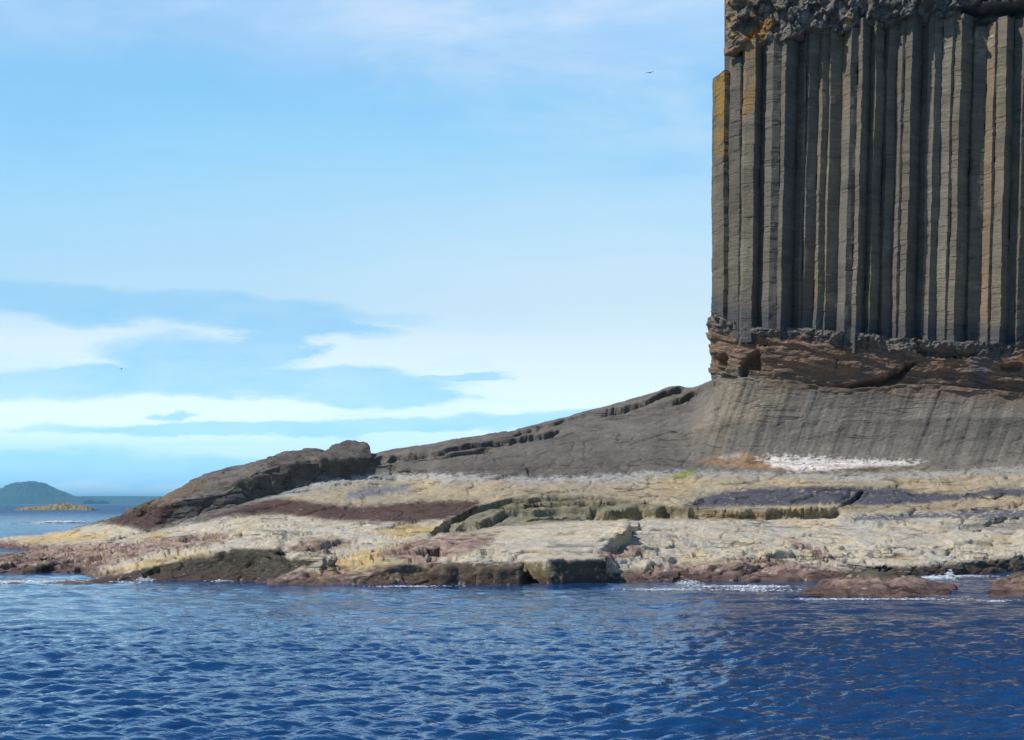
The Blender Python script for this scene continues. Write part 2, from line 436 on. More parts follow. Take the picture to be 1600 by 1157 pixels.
    lay(poly_mask(X, Y, [(1330, 804), (1450, 800), (1600, 795), (1700, 795), (1700, 812), (1600, 812), (1450, 812), (1330, 818)], 5), SLATE * 1.2, 0.9, -0.12)
    lay(poly_mask(X, Y, [(1300, 800), (1470, 800), (1600, 790), (1600, 782), (1540, 783), (1440, 788), (1300, 793)], 4), np.array((0.31, 0.25, 0.17)), 0.8)
    lay(poly_mask(X, Y, [(1470, 820), (1600, 810), (1660, 812), (1600, 830), (1520, 829)], 5), np.array((0.16, 0.15, 0.135)), 0.7, 0.1)
    # olive layered slabs and the brown ledge
    lay(poly_mask(X, Y, [(672, 830), (720, 806), (750, 790), (800, 777), (930, 777), (1060, 792), (1065, 808), (960, 812), (860, 817), (760, 826), (700, 836)], 4), OLIVE, 0.85, 0.35)
    lay(poly_mask(X, Y, [(940, 800), (1060, 797), (1310, 800), (1320, 806), (1200, 813), (940, 812)], 3), OCHRE * 0.8, 0.75, 0.3)
    # yellow lichen and weed
    for k, pg in enumerate(([(20, 847), (60, 838), (110, 832), (170, 834), (165, 842), (100, 846), (40, 851)], [(85, 858), (140, 854), (185, 858), (140, 868), (100, 864)], [(205, 843), (240, 834), (275, 833), (250, 842)],
               [(135, 902), (190, 887), (250, 871), (315, 864), (335, 868), (260, 879), (200, 893), (160, 903)], [(485, 898), (520, 875), (565, 862), (640, 848), (655, 854), (610, 872), (565, 888), (520, 906), (490, 906)],
               [(530, 902), (560, 889), (600, 877), (655, 880), (600, 888), (560, 897)], [(585, 832), (630, 820), (690, 822), (670, 834), (620, 843)], [(1380, 872), (1410, 865), (1450, 872), (1410, 880)], [(1540, 842), (1575, 838), (1590, 846), (1550, 850)],
               [(0, 866), (30, 862), (60, 868), (0, 882)], [(960, 895), (1010, 888), (1030, 894), (980, 900)], [(1250, 905), (1350, 900), (1400, 904), (1320, 909)])):
        lay(poly_mask(X, Y, pg, 6), YELLOW * (0.85 if k > 6 else 1.0), 0.85 if k < 7 else 0.5, 0.25)
    # mauve weed
    acc = np.zeros(sh)
    for pg, s in (([(-200, 838), (0, 845), (90, 850), (200, 848), (330, 832), (380, 838), (340, 850), (250, 862), (170, 884), (120, 906), (-200, 900)], 0.05), ([(590, 868), (640, 845), (710, 832), (775, 832), (770, 850), (720, 868), (640, 884)], 0.15),
                  ([(390, 918), (440, 897), (520, 883), (560, 890), (530, 918)], 0.1), ([(560, 918), (560, 896), (600, 885), (690, 880), (820, 884), (830, 918)], 0.35), ([(860, 920), (860, 876), (945, 876), (950, 920)], 0.3),
                  ([(930, 862), (990, 850), (1010, 858), (1000, 872), (940, 880)], 0.15), ([(950, 915), (955, 895), (1040, 885), (1130, 876), (1200, 868), (1260, 882), (1345, 892), (1300, 912)], 0.2), ([(1220, 838), (1250, 842), (1310, 872), (1290, 876), (1250, 858)], 0.0),
                  ([(470, 840), (520, 838), (560, 852), (500, 868), (450, 862)], -0.12), ([(1230, 945), (1240, 905), (1450, 900), (1700, 890), (1700, 945)], 0.45)):
        mk = poly_mask(X, Y, pg, 7); acc = np.maximum(acc, mk); lay(mk, MAUVE, 0.9, s - 0.12)
    nE = fbm(P * np.array((3.0, 2.0, 6.0)) + 55, 3); nF = fbm(P * np.array((1.6, 1.2, 4.0)) + 91, 3)
    lay(acc * sst(0.10, 0.30, nE), MAUVE * 0.32, 0.9)
    lay(acc * sst(0.08, 0.34, nF) * sst(0.1, 0.5, z), CREAM * np.array((0.85, 0.74, 0.62)), 0.7, 0.1)
    lay(acc * sst(0.16, 0.34, -nF), OCHRE * 0.7, 0.6)
    # dark olive weed on the steep fronts at the water, shade painted in
    lay(poly_mask(X, Y, [(135, 908), (200, 895), (270, 878), (330, 868), (365, 857), (440, 858), (448, 872), (500, 874), (480, 886), (430, 905), (400, 912), (150, 912)], 3), WEED_SHADE, 0.92, 0.4)
    lay(poly_mask(X, Y, [(1300, 898), (1360, 886), (1440, 884), (1500, 882), (1600, 868), (1700, 866), (1700, 900), (1300, 905)], 4), WEED_SHADE * 1.1, 0.85, 0.35)
    lay(poly_mask(X, Y, [(560, 920), (590, 893), (640, 884), (690, 878), (745, 880), (815, 880), (860, 878), (948, 876), (955, 920)], 4), OLIVE * np.array((0.55, 0.46, 0.42)), 0.85, 0.05)
    lay(poly_mask(X, Y, [(808, 920), (812, 876), (854, 878), (856, 920)], 3), OLIVE * np.array((1.1, 1.0, 0.75)), 0.8, 0.2)  # sunlit left face of the long block painted lighter
    wet = sst(0.34, 0.08, z + 0.1 * nB)
    lay(wet, MAUVE * 0.30, 0.8, 0.25)
    # white crust with rust beside it, moss
    lay(poly_mask(X, Y, [(1085, 722), (1130, 711), (1160, 707), (1195, 715), (1240, 730), (1250, 739), (1190, 735), (1120, 728)], 6), ORANGE, 0.55, 0.05)
    lay(poly_mask(px + 22 * nB, py + 3 * nC + 2 * nB + 3 * nD, [(1183, 718), (1205, 711), (1240, 713), (1290, 713), (1330, 719), (1400, 719), (1445, 722), (1435, 728), (1370, 729), (1310, 735), (1245, 738), (1215, 731)], 6), WHITE, 0.85, 0.06)
    lay(poly_mask(X, Y, [(1120, 716), (1150, 708), (1165, 710), (1140, 720)], 4), WHITE * 0.6, 0.6)
    lay(poly_mask(X, Y, [(1240, 740), (1320, 735), (1450, 728), (1480, 733), (1400, 737), (1290, 742)], 4), np.array((0.26, 0.21, 0.11)), 0.6, 0.1)
    lay(poly_mask(px + 4 * nC, py + 2 * nC, [(1048, 745), (1062, 739), (1080, 736), (1086, 739), (1076, 744), (1060, 748)], 2), GREEN, 0.95)
    lay(poly_mask(px + 6 * nC, py, [(1005, 738), (1025, 735), (1022, 739), (1010, 741)], 2), GREEN, 0.5)
    return c


# ------------------------------------------------------------------ terrain of the shore: rows of traced lines, nearest first
def zline(pts): return [(x, y, HC * F / (y - H0)) for x, y in pts]


L1 = zline([(-160, 897), (0, 895), (60, 894), (100, 893), (130, 898), (145, 905), (160, 907), (250, 908), (400, 909), (430, 914), (520, 915), (640, 915), (740, 914), (860, 912), (945, 910), (1000, 910), (1060, 908), (1150, 907), (1200, 905), (1260, 902), (1330, 899), (1420, 899), (1500, 897), (1600, 892), (1760, 890)])
L2y = [(-160, 889), (0, 882), (60, 885), (100, 888), (140, 902), (180, 897), (220, 888), (270, 877), (320, 867), (360, 856), (400, 855), (436, 858), (446, 872), (470, 871), (500, 876), (530, 889), (560, 892), (620, 894), (700, 893), (760, 880), (850, 878), (945, 878), (955, 894), (1000, 898), (1060, 893), (1140, 887), (1190, 879), (1240, 889), (1260, 892), (1330, 889), (1400, 884), (1500, 879), (1600, 867), (1760, 862)]
L3 = [(-160, 874, 64), (0, 871, 63), (60, 867, 63), (130, 860, 62), (200, 850, 61), (300, 838, 59), (400, 828, 58.5), (500, 828, 58), (600, 830, 57), (700, 838, 54), (760, 850, 51), (945, 846, 51), (985, 842, 52), (1060, 848, 53), (1200, 850, 54), (1400, 850, 55), (1500, 848, 56), (1600, 840, 58), (1760, 838, 58)]
L4 = [(-160, 870, 72), (0, 868.5, 72), (40, 862, 73), (100, 852, 72), (170, 842, 72), (240, 834, 66.0), (300, 818, 66.0), (375, 800, 65.5), (430, 804, 65.0), (500, 808, 63.92), (600, 813, 62.38), (700, 818, 60), (800, 815, 59), (985, 812, 60), (1100, 812, 60), (1300, 812, 60), (1450, 815, 61), (1600, 812, 61.5), (1760, 810, 61.5)]
L5 = [(-160, 866, 76), (0, 863, 78), (35, 858, 79), (100, 848, 77), (170, 838, 75), (240, 830, 66.6), (300, 812, 67.2), (375, 790, 67.8), (430, 780, 67.6), (500, 784, 67.0), (600, 786, 66.17), (700, 788, 65), (800, 790, 64.5), (985, 795, 64), (1100, 797, 63), (1300, 795, 63), (1450, 793, 64), (1600, 793, 64), (1760, 793, 64)]
L6 = [(-160, 858, 82), (0, 854, 82), (100, 839, 79.5), (170, 828, 76.5), (240, 829, 66.65), (300, 811, 67.45), (375, 789, 68.85), (430, 772, 69.85), (500, 756, 71.05), (560, 750, 72.25), (620, 755, 72.85), (700, 760, 68), (800, 762, 67.5), (985, 764, 67.3), (1100, 764, 67), (1300, 762, 66.7), (1450, 760, 66.7), (1600, 758, 66.7), (1760, 758, 66.7)]
L7 = [(-160, 848, 85), (0, 843, 85.5), (100, 831, 82), (170, 822, 78), (200, 825, 75), (240, 827, 67.0), (300, 809.5, 67.8), (375, 787.5, 69.2), (430, 770, 70.2), (500, 750, 71.4), (560, 739, 72.6), (620, 731, 73.2), (700, 738, 69.7), (800, 740, 69.6), (985, 740, 69.5), (1100, 738, 69.2), (1200, 738, 69.2), (1300, 736, 69.2), (1450, 733, 69), (1600, 730, 69), (1760, 730, 69)]
L8 = [(-160, 845, 87), (0, 841, 87), (100, 829, 83.3), (170, 815, 79), (200, 807, 76.4), (225, 805, 74.6), (245, 797, 67.32), (275, 783, 67.72), (320, 777, 68.42), (350, 772, 68.98), (372, 757, 69.39), (400, 738, 69.9), (440, 728, 70.62), (500, 716, 71.65), (560, 711, 72.85), (592, 716, 73.17), (620, 714, 73.45), (700, 705, 71.5), (800, 700, 72), (900, 690, 72.5), (985, 680, 72.8), (1040, 672, 72.8), (1080, 667, 72.2), (1118, 662, 71.6), (1200, 658, 71.3), (1300, 658, 71.1), (1450, 655, 70.8), (1600, 652, 70.4), (1760, 652, 70.2)]
L9 = [(-160, 843, 88), (0, 839.5, 88), (60, 835, 86.5), (130, 822, 83), (170, 811.5, 80), (200, 797, 78), (240, 779, 70.4), (300, 748, 71.2), (350, 730, 72.13), (400, 717, 73.05), (435, 710, 73.69), (470, 705, 74.29), (520, 704, 75.2), (560, 706, 76.0), (575, 708, 76.15), (588, 709, 76.28), (620, 702, 76.6), (700, 686, 76), (800, 672, 77), (880, 652, 78), (950, 632, 78.5), (1000, 617, 79), (1040, 607, 79), (1060, 604.5, 79), (1085, 604, 79), (1103, 598, 77.5), (1113, 592, 75.6), (1120, 588, 73.4), (1132, 587, 72.4), (1160, 588, 71.9), (1230, 592, 71.6), (1285, 603, 71.5), (1340, 606, 71.4), (1400, 600, 71.3), (1440, 598, 71.2), (1540, 606, 70.9), (1600, 612, 70.7), (1760, 618, 70.5)]

# small steps in the bedrock: traced edge, height of the step (m), distance over which the ground in front comes back up (px)
STEPS = [([(288, 841), (330, 838), (380, 834), (420, 833), (470, 830), (528, 828)], 0.20, 9), ([(250, 862), (300, 853), (350, 845), (380, 843)], 0.08, 6), ([(150, 871), (210, 864), (260, 858)], 0.08, 6),
         ([(0, 884), (40, 876), (90, 868), (110, 866)], 0.16, 8), ([(60, 890), (110, 878), (150, 868)], 0.14, 8), ([(115, 893), (150, 880), (190, 870)], 0.10, 6), ([(150, 889), (180, 878), (215, 871)], 0.1, 6),
         ([(170, 845), (205, 836), (250, 828)], 0.22, 7), ([(430, 868), (470, 858), (520, 848), (560, 844), (600, 850)], 0.12, 8), ([(620, 870), (660, 865), (720, 858), (770, 848)], 0.34, 13), ([(560, 835), (620, 828), (690, 826)], 0.06, 6),
         ([(672, 831), (705, 815), (740, 796), (775, 788), (830, 783), (900, 782), (960, 787)], 0.32, 12), ([(690, 821), (745, 817), (770, 812), (790, 799), (840, 796), (890, 796), (935, 797)], 0.34, 13), ([(740, 826), (800, 821), (860, 810), (890, 800), (940, 797)], 0.30, 10),
         ([(820, 818), (870, 812), (930, 804), (1000, 797)], 0.24, 9), ([(760, 792), (800, 780), (870, 776), (930, 778), (1000, 782), (1050, 790)], 0.20, 9), ([(900, 795), (940, 784), (1050, 783), (1060, 790)], 0.14, 7),
         ([(930, 802), (990, 797), (1060, 797), (1150, 799), (1250, 799), (1315, 798)], 0.44, 14), ([(985, 829), (1060, 828), (1150, 828), (1250, 832)], 0.09, 6), ([(1000, 858), (1040, 853), (1060, 850)], 0.09, 5), ([(960, 879), (1010, 874), (1060, 870)], 0.1, 6),
         ([(1380, 860), (1420, 857), (1462, 854)], 0.10, 5), ([(1470, 829), (1500, 827), (1545, 824)], 0.12, 6), ([(1495, 863), (1550, 866)], 0.08, 5), ([(1405, 845), (1425, 842)], 0.06, 4), ([(1200, 842), (1280, 833), (1285, 830)], 0.08, 6), ([(1150, 868), (1240, 866), (1320, 880), (1390, 888)], 0.14, 10),
         ([(1500, 794), (1540, 793), (1600, 790)], 0.16, 6), ([(1545, 780), (1570, 774), (1575, 768)], 0.12, 6), ([(1310, 790), (1335, 778), (1348, 768)], 0.3, 9), ([(1470, 820), (1540, 816), (1600, 806)], 0.12, 8),
         # the long fissures of the grey slope
         ([(585, 716), (620, 712), (690, 706), (700, 704)], 0.5, 11), ([(640, 718), (690, 714), (740, 706), (770, 702)], 0.22, 8), ([(690, 703), (740, 694), (800, 688), (850, 680), (875, 672)], 0.42, 9), ([(745, 703), (765, 701)], 0.3, 6),
         ([(800, 681), (830, 673), (850, 668)], 0.3, 8), ([(860, 664), (900, 652), (925, 647)], 0.22, 7), ([(940, 645), (975, 638), (1010, 627), (1040, 613), (1070, 606)], 0.55, 9), ([(1030, 632), (1065, 625), (1090, 613), (1118, 600)], 0.40, 8), ([(930, 646), (965, 640)], 0.2, 5), ([(1060, 627), (1085, 620)], 0.2, 5),
         ([(860, 688), (900, 676)], 0.1, 5), ([(900, 706), (930, 700)], 0.08, 4), ([(985, 722), (1005, 718)], 0.1, 5), ([(1030, 655), (1050, 650)], 0.1, 5), ([(965, 690), (1000, 681)], 0.07, 5)]


def build_shore():
    px = np.concatenate((np.arange(-160, 1625, 1.65), np.arange(1625, 2080, 3.5)))
    l2 = []
    d1 = np.array(L1)
    for x in sorted(set([p[0] for p in L2y] + [p[0] for p in L1])):
        y = line(L2y, x); y1 = np.interp(x, d1[:, 0], d1[:, 1]); D1 = np.interp(x, d1[:, 0], d1[:, 2])
        l2.append((x, y, D1 + 0.22 + 0.016 * max(0, y1 - y)))
    lines = [L1, l2, L3, L4, L5, L6, L7, L8, L9]
    counts = [46, 54, 46, 44, 40, 36, 64, 70]
    cz, cd, cy = [], [], []
    for ln in lines:
        a = np.array(ln); py = np.interp(px, a[:, 0], a[:, 1]); D = np.interp(px, a[:, 0], a[:, 2])
        cy.append(py); cd.append(D); cz.append(HC - (py - H0) / F * D)
    rowsD, rowsZ = [], []
    for k in (3.0, 1.0, 0.4):                       # under water, in front
        rowsD.append(cd[0] - 0.5 * k); rowsZ.append(cz[0] - 0.55 * k)
    for i, n in enumerate(counts):
        for t in np.arange(n) / n:
            bow = 0.9 * 4 * t * (1 - t) * sst(1000, 1110, px) if i == 6 else 0.30 * 4 * t * (1 - t) * sst(1090, 1125, px) if i == 7 else 0.0
            rowsD.append(cd[i] * (1 - t) + cd[i + 1] * t + 0.45 * bow); rowsZ.append(cz[i] * (1 - t) + cz[i + 1] * t - 0.45 * bow * (i == 6))
    rowsD.append(cd[-1]); rowsZ.append(cz[-1])
    for k in range(1, 15):                          # the seaward back of the ridge
        rowsD.append(cd[-1] + 0.16 * k ** 1.9); rowsZ.append(cz[-1] - 0.035 * k ** 1.85 - np.maximum(cz[-1], 0.6) * (k / 14.0) ** 2 * 1.2)
    D = np.array(rowsD); Z = np.array(rowsZ)

    def sm(a, n, ax):
        for _ in range(n):
            b = a.copy()
            if ax == 0: b[1:-1] = 0.25 * a[:-2] + 0.5 * a[1:-1] + 0.25 * a[2:]
            else: b[:, 1:-1] = 0.25 * a[:, :-2] + 0.5 * a[:, 1:-1] + 0.25 * a[:, 2:]
            a = b
        return a
    D = sm(sm(D, 5, 0), 10, 1); Z = sm(sm(Z, 5, 0), 10, 1)
    X = (px - 800)[None, :] / F * D
    Z = Z - 1.6 * (np.clip((-30 - px) / 130.0, 0, 1) ** 1.6)[None]
    # the little inlet on the left: keep its floor under water
    P = np.stack((X, D, Z), -1)
    qx, qy = project(P)
    P[..., 2] -= 0.45 * poly_mask(qx, qy, [(-170, 869), (0, 868), (30, 866), (55, 861), (40, 857), (0, 857), (-170, 862)], 2.5)
    qx, qy = project(P)
    nW = fbm(P * np.array((0.9, 0.9, 0.9)) + 3, 3)
    nS = fbm(P * np.array((0.8, 0.5, 0.5)) + 13, 3)
    for pts, hgt, ramp in STEPS:
        a = np.array(pts, float)
        s = (qx > a[0, 0] - 20) & (qx < a[-1, 0] + 20) & (qy > a[:, 1].min() - 10) & (qy < a[:, 1].max() + ramp + 10)
        x = qx[s]; t = qy[s] - np.interp(x, a[:, 0], a[:, 1]) + 1.2 * nW[s] + 3.0 * nS[s]
        end = sst(a[0, 0] - 6, a[0, 0] + 10, x) * sst(a[-1, 0] + 6, a[-1, 0] - 10, x)
        dep = (1.3 if a[:, 1].mean() > 722 else 0.8) * hgt * sst(-0.6, 0.6, t) * np.clip(1 - t / ramp, 0, 1) * end
        P[..., 2][s] -= dep * 0.75
        P[..., 1][s] += dep * 0.55
        lip = hgt * 0.18 * np.exp(-((t + 2.0) / 2.5) ** 2) * end
        P[..., 2][s] += lip
    n = grid_normals(P); n *= np.sign(n[..., 2:3] + 1e-6)
    far = sst(800, 740, qy)[..., None]
    d = 0.16 * fbm(P * np.array((0.35, 0.35, 0.6)), 3) + 0.075 * fbm(P * np.array((0.9, 0.9, 2.2)) + 9, 4) + 0.03 * fbm(P * np.array((3.2, 3.2, 6)) + 5, 3)
    # angular blockiness
    v, f1, f2 = cells(P * np.array((0.55, 0.45, 1.6)) + 0.5 * fbm(P * 0.8, 2)[..., None])
    d += 0.13 * (v - 0.5) - 0.06 * np.exp(-((f2 - f1) / 0.05) ** 2)
    v, f1, f2 = cells(P * np.array((1.7, 1.3, 3.4)) + 0.4 * fbm(P * 2.0, 2)[..., None])
    frontz = sst(1.1, 0.7, P[..., 2]) * sst(845, 865, qy)
    d += (0.026 + 0.20 * frontz) * (v - 0.5)
    v2, f1, f2 = cells(P * np.array((3.6, 3.0, 5.0)) + 0.4 * fbm(P * 3.0, 2)[..., None])
    d += (0.006 + 0.05 * frontz) * (v2 - 0.5)
    fl = fbm(np.stack((qx * 0.035 + 0.012 * qy, 0.004 * qy, 0 * qx), -1), 4, 0.6)
    apron = sst(1060, 1130, qx) * sst(738, 715, qy)
    keep = 0.45 + 0.55 * sst(918, 870, qy) * sst(-1.0, 0.3, P[..., 2])
    smoothslope = (1 - 0.45 * sst(560, 640, qx) * sst(738, 725, qy)) * (1 - 0.5 * sst(1040, 1120, qx) * sst(738, 715, qy))
    d = d * keep * smoothslope
    d = d + 0.10 * fl * apron
    P = P + n * d[..., None]
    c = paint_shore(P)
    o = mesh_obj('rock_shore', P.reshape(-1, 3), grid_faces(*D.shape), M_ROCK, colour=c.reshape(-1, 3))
    tag(o, kind='structure')
    return o


build_shore()


# ------------------------------------------------------------------ single rocks
def rock(name, top, thick, label, cat='rock', voxel=0.07, rough=1.0, dome=0.0, group=None, taper=0.0, base=None, sm=2, seed=0):
    """a block of rock: traced upper face (photo x, y, distance), real thickness, broken and worn all over"""
    a = np.array(top, float); T = world_pt(a[:, 0], a[:, 1], a[:, 2]); c = T.mean(0)
    B = T.copy(); B[:, 2] -= thick; B[:, :2] = c[:2] + (B[:, :2] - c[:2]) * (1 + taper)
    n = len(T); V = np.concatenate((T, B, c[None] + (0, 0, dome), (c - (0, 0, thick))[None]))
    area = sum(T[i, 0] * T[(i + 1) % n, 1] - T[(i + 1) % n, 0] * T[i, 1] for i in range(n))
    Fc = []
    for i in range(n):
        j = (i + 1) % n
        q = [(i, j, 2 * n), (n + j, n + i, 2 * n + 1), (i, n + i, n + j, j)]
        Fc += q if area > 0 else [f[::-1] for f in q]
    V, Q = remeshed(V, Fc, voxel)
    V = smooth_mesh(V, Q, sm)
    s = seed * 7.7
    N = vert_normals(V, Q)
    d = 0.10 * fbm(V * 0.8 + s, 3) + 0.06 * fbm(V * np.array((2.0, 2.0, 3.0)) + s, 3) + 0.025 * fbm(V * 6.0 + s, 3)
    v, f1, f2 = cells(V * np.array((1.2, 1.2, 1.7)) + s); d += 0.12 * (v - 0.5)
    v, f1, f2 = cells(V * 3.2 + s); d += 0.04 * (v - 0.5)
    V = V + N * (d * rough)[:, None]
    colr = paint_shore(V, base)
    org = np.array((c[0], c[1], V[:, 2].min()))
    o = mesh_obj(name, V - org, Q, M_ROCK, colour=colr)
    o.location = org
    tag(o, label, cat, group)
    return o


rock('rock_lobe', [(415, 914, 45.4), (470, 902, 45.6), (520, 894, 45.4), (560, 888, 45.2), (600, 880, 45.1), (628, 879, 45.1), (655, 884, 45.2), (690, 895, 45.4), (698, 890, 47.5), (650, 870, 49), (600, 866, 50), (540, 870, 50), (480, 887, 48.5), (425, 907, 46.5)], 1.3,
     'low yellow and mauve rounded rock ramp dipping left into the water', rough=0.7, seed=1)
rock('shore_block', [(672, 892, 44.9), (696, 880, 44.8), (716, 877, 44.9), (748, 885, 44.8), (768, 890, 45), (768, 880, 46.8), (725, 874, 46.8), (690, 880, 46.6)], 1.3, 'small hunched grey-green rock beside a square brown block at the waterline', rough=0.8, seed=2, taper=0.12)
rock('shore_block', [(745, 888, 44.4), (780, 885, 44.3), (815, 884, 44.4), (818, 879, 45.8), (750, 880, 45.8)], 1.3, 'square mauve-brown block between hunched rock and long pale-topped block', rough=0.7, seed=3, taper=0.06)
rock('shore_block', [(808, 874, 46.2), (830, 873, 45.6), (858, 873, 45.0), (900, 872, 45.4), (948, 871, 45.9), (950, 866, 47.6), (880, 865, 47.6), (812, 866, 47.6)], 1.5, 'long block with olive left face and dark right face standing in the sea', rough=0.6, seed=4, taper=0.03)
rock('rock_slab', [(690, 866, 48.3), (740, 864, 48.2), (775, 862, 48.0), (830, 860, 47.9), (900, 859, 47.9), (938, 856, 48.1), (950, 849, 49), (958, 838, 51), (983, 828, 53), (988, 817, 56.4), (930, 813, 57.4), (860, 813, 57.4), (780, 818, 56.5), (720, 832, 53.5), (690, 848, 50.5)], 0.62,
     'broad pale slab with dark undercut front edge above the waterline blocks', cat='rock slab', rough=0.6, seed=5, sm=1)
rock('rock_block', [(930, 845, 49.4), (955, 838, 49.8), (979, 827, 50.6), (986, 818, 53.4), (955, 817, 54.2), (932, 826, 52.4), (918, 836, 50.6)], 0.9, 'angular block with dark right side on the end of the pale slab', rough=0.9, seed=6, sm=1)
rock('step_rock', [(975, 823, 55.0), (998, 820, 55.2), (1000, 815, 57.5), (978, 815, 57.5)], 0.5, 'small stepped rock in the gap beside the pale slab', rough=0.6, seed=7, voxel=0.05)
rock('awash_rock', [(1235, 934, 39.8), (1290, 930, 39.4), (1350, 932, 39.3), (1430, 933, 39.4), (1485, 934, 39.6), (1490, 920, 43), (1440, 908, 46), (1380, 905, 46.6), (1310, 905, 46.2), (1265, 918, 43)], 0.9, 'long low mauve rock awash in front of the black overhang', rough=1.6, dome=0.30, seed=8)
rock('awash_rock', [(1540, 936, 39.4), (1600, 936, 39.2), (1680, 936, 39.2), (1700, 915, 44), (1640, 900, 47), (1590, 905, 46), (1556, 916, 43.5)], 1.0, 'rounded pinkish weedy rock awash at the end of the sea channel', rough=1.6, dome=0.42, seed=9)
rock('awash_rock', [(1150, 910, 46.2), (1190, 909, 46.2), (1260, 908, 46.6), (1330, 906, 47.4), (1350, 898, 50), (1290, 890, 51.5), (1230, 884, 52), (1175, 888, 51)], 0.9, 'pinkish-brown weedy hump at the foot of the cream shelf', rough=1.4, dome=0.28, seed=10)
rock('boulder', [(1568, 856, 56.2), (1600, 858, 56), (1650, 856, 56), (1660, 828, 59.5), (1620, 822, 60), (1585, 826, 59.5)], 1.0, 'grey rounded boulder resting on the cream shelf', cat='boulder', rough=0.8, dome=0.35, seed=11, base=(0.24, 0.225, 0.19))
DK = (0.112, 0.098, 0.082)
rock('crag_block', [(498, 716, 71.4), (530, 717, 71.85), (562, 716, 72.47), (583, 714, 73.04), (580, 700, 73.91), (571, 692, 74.9), (545, 690, 75.03), (518, 696, 74.49), (498, 706, 73.2)], 1.6, 'dark angular top block of the crag on the skyline', cat='crag', rough=1.2, seed=12, base=DK, sm=1, voxel=0.08)
rock('crag_block', [(420, 722, 70.5), (450, 724, 70.48), (485, 724, 70.99), (515, 722, 71.82), (512, 708, 73.02), (480, 703, 73.52), (440, 709, 73.01), (418, 716, 71.54)], 1.7, 'broad dark crag block with sunlit cap beside the top block', cat='crag', rough=1.2, seed=13, base=DK, sm=1, voxel=0.08)
rock('crag_block', [(345, 762, 69.48), (372, 750, 69.44), (405, 741, 69.6), (440, 739, 70.22), (458, 744, 70.89), (448, 728, 72.25), (425, 720, 72.93), (395, 727, 72.38), (360, 746, 70.84)], 1.3, 'dark overhanging crag block under the sunlit slope', cat='crag', rough=1.15, seed=14, base=DK, sm=1, voxel=0.08)
rock('crag_block', [(250, 798, 69.14), (275, 786, 68.58), (310, 780, 68.56), (345, 782, 68.85), (378, 787, 69.1), (352, 777, 69.7), (320, 773, 69.82), (285, 777, 69.97), (258, 788, 70.33)], 0.95, 'low dark shelf of crag at its seaward foot', cat='crag', rough=1.4, seed=15, base=DK, sm=1, voxel=0.07)
rock('crag_block', [(470, 745, 70.92), (505, 741, 71.35), (535, 738, 72.13), (560, 733, 72.99), (545, 727, 73.59), (500, 730, 72.69), (472, 737, 71.85)], 0.8, 'rubbly grey block at the foot of the crag', cat='crag', rough=1.3, seed=16, base=(0.15, 0.14, 0.125), sm=1)
rock('awash_reef', [(10, 914, 44.9), (60, 915, 44.7), (120, 914, 44.9), (185, 911, 45.9), (180, 907, 47.4), (100, 909, 46.8), (20, 910, 46.4)], 0.5, 'dark flat reef just breaking the surface off the left spit', rough=0.6, seed=17, voxel=0.06)


# ------------------------------------------------------------------ the basalt cliff
cliff = empty('basalt_cliff', (14.0, 72.0, 9.0))
tag(cliff, 'tall dark cliff of upright basalt columns on a brown base', 'cliff')
# facets of the colonnade from left to right, photo x at mid height; class: L faces left, M front, D right, B deep gap
FAC = [(1114.0, 'S'), (1116, 'M'), (1121, 'L'), (1131, 'D'), (1139, 'L'), (1149, 'M'), (1155.5, 'D'), (1159, 'L'), (1163, 'M'), (1178, 'B'), (1188.5, 'L'), (1198, 'M'), (1205.5, 'D'), (1218.5, 'L'), (1225, 'B'), (1244.5, 'L'), (1254, 'D'), (1257.5, 'L'), (1261, 'D'),
       (1277, 'L'), (1282, 'D'), (1292, 'L'), (1295, 'D'), (1313.5, 'L'), (1326, 'D'), (1337, 'L'), (1344, 'B'), (1357, 'L'), (1364.5, 'B'), (1379, 'L'), (1384, 'D'), (1397.5, 'L'), (1406, 'D'), (1410, 'm'), (1421, 'B'), (1437.5, 'L'), (1447, 'M'),
       (1454, 'l'), (1457, 'D'), (1468.5, 'm'), (1483, 'D'), (1487, 'm'), (1497.5, 'D'), (1507.5, 'B'), (1515, 'L'), (1519, 'd'), (1538, 'L'), (1550, 'D'), (1554, 'm'), (1569, 'B'), (1580.5, 'm'), (1592, 'l'), (1596, 'D'), (1612, 'L'), (1620, 'B'), (1636, 'L'), (1645, 'D'), (1660, 'L'), (1668, 'D'), (1684, 'L'), (1694, 'B'), (1708, 'L'), (1716, 'D'), (1732, 'm'), (1746, 'D'), (1760, 'L'), (1769, 'B'), (1785, 'L'), (1793, 'D'), (1808, 'm'), (1820, 'D'), (1834, 'L'), (1843, 'D'), (1858, 'L'), (1866, 'B'), (1882, 'L'), (1891, 'D'), (1906, 'L'), (1916, 'M'), (1924, 'D'), (1938, 'L'), (1946, 'B'), (1962, 'L'), (1972, 'D'), (1988, 'm'), (2000, 'D'), (2016, 'L'), (2026, 'D'), (2042, 'E')]
SLOPE = {'S': -2.0, 'L': -1.25, 'l': -1.5, 'm': -0.42, 'M': -0.16, 'D': 0.85, 'd': 0.4, 'B': 2.2}


def cliff_face(px):   # distance of the wall front
    return np.interp(px, [1100, 1114, 1130, 1160, 1220, 1400, 1600, 1800, 2050], [76.0, 74.0, 73.0, 72.5, 72.1, 71.8, 71.4, 71.0, 70.6])


def facet_points():
    xs = [f[0] for f in FAC]; D = [0.0]
    for i in range(len(xs) - 1):
        w = (xs[i + 1] - xs[i]) / 36.0; D.append(D[-1] + SLOPE[FAC[i][1]] * w)
    xs = np.array(xs); D = np.array(D)
    tr = np.array([np.average(D, weights=np.exp(-((xs - x) / 55.0) ** 2)) for x in xs])
    return xs, (D - tr) + cliff_face(xs)


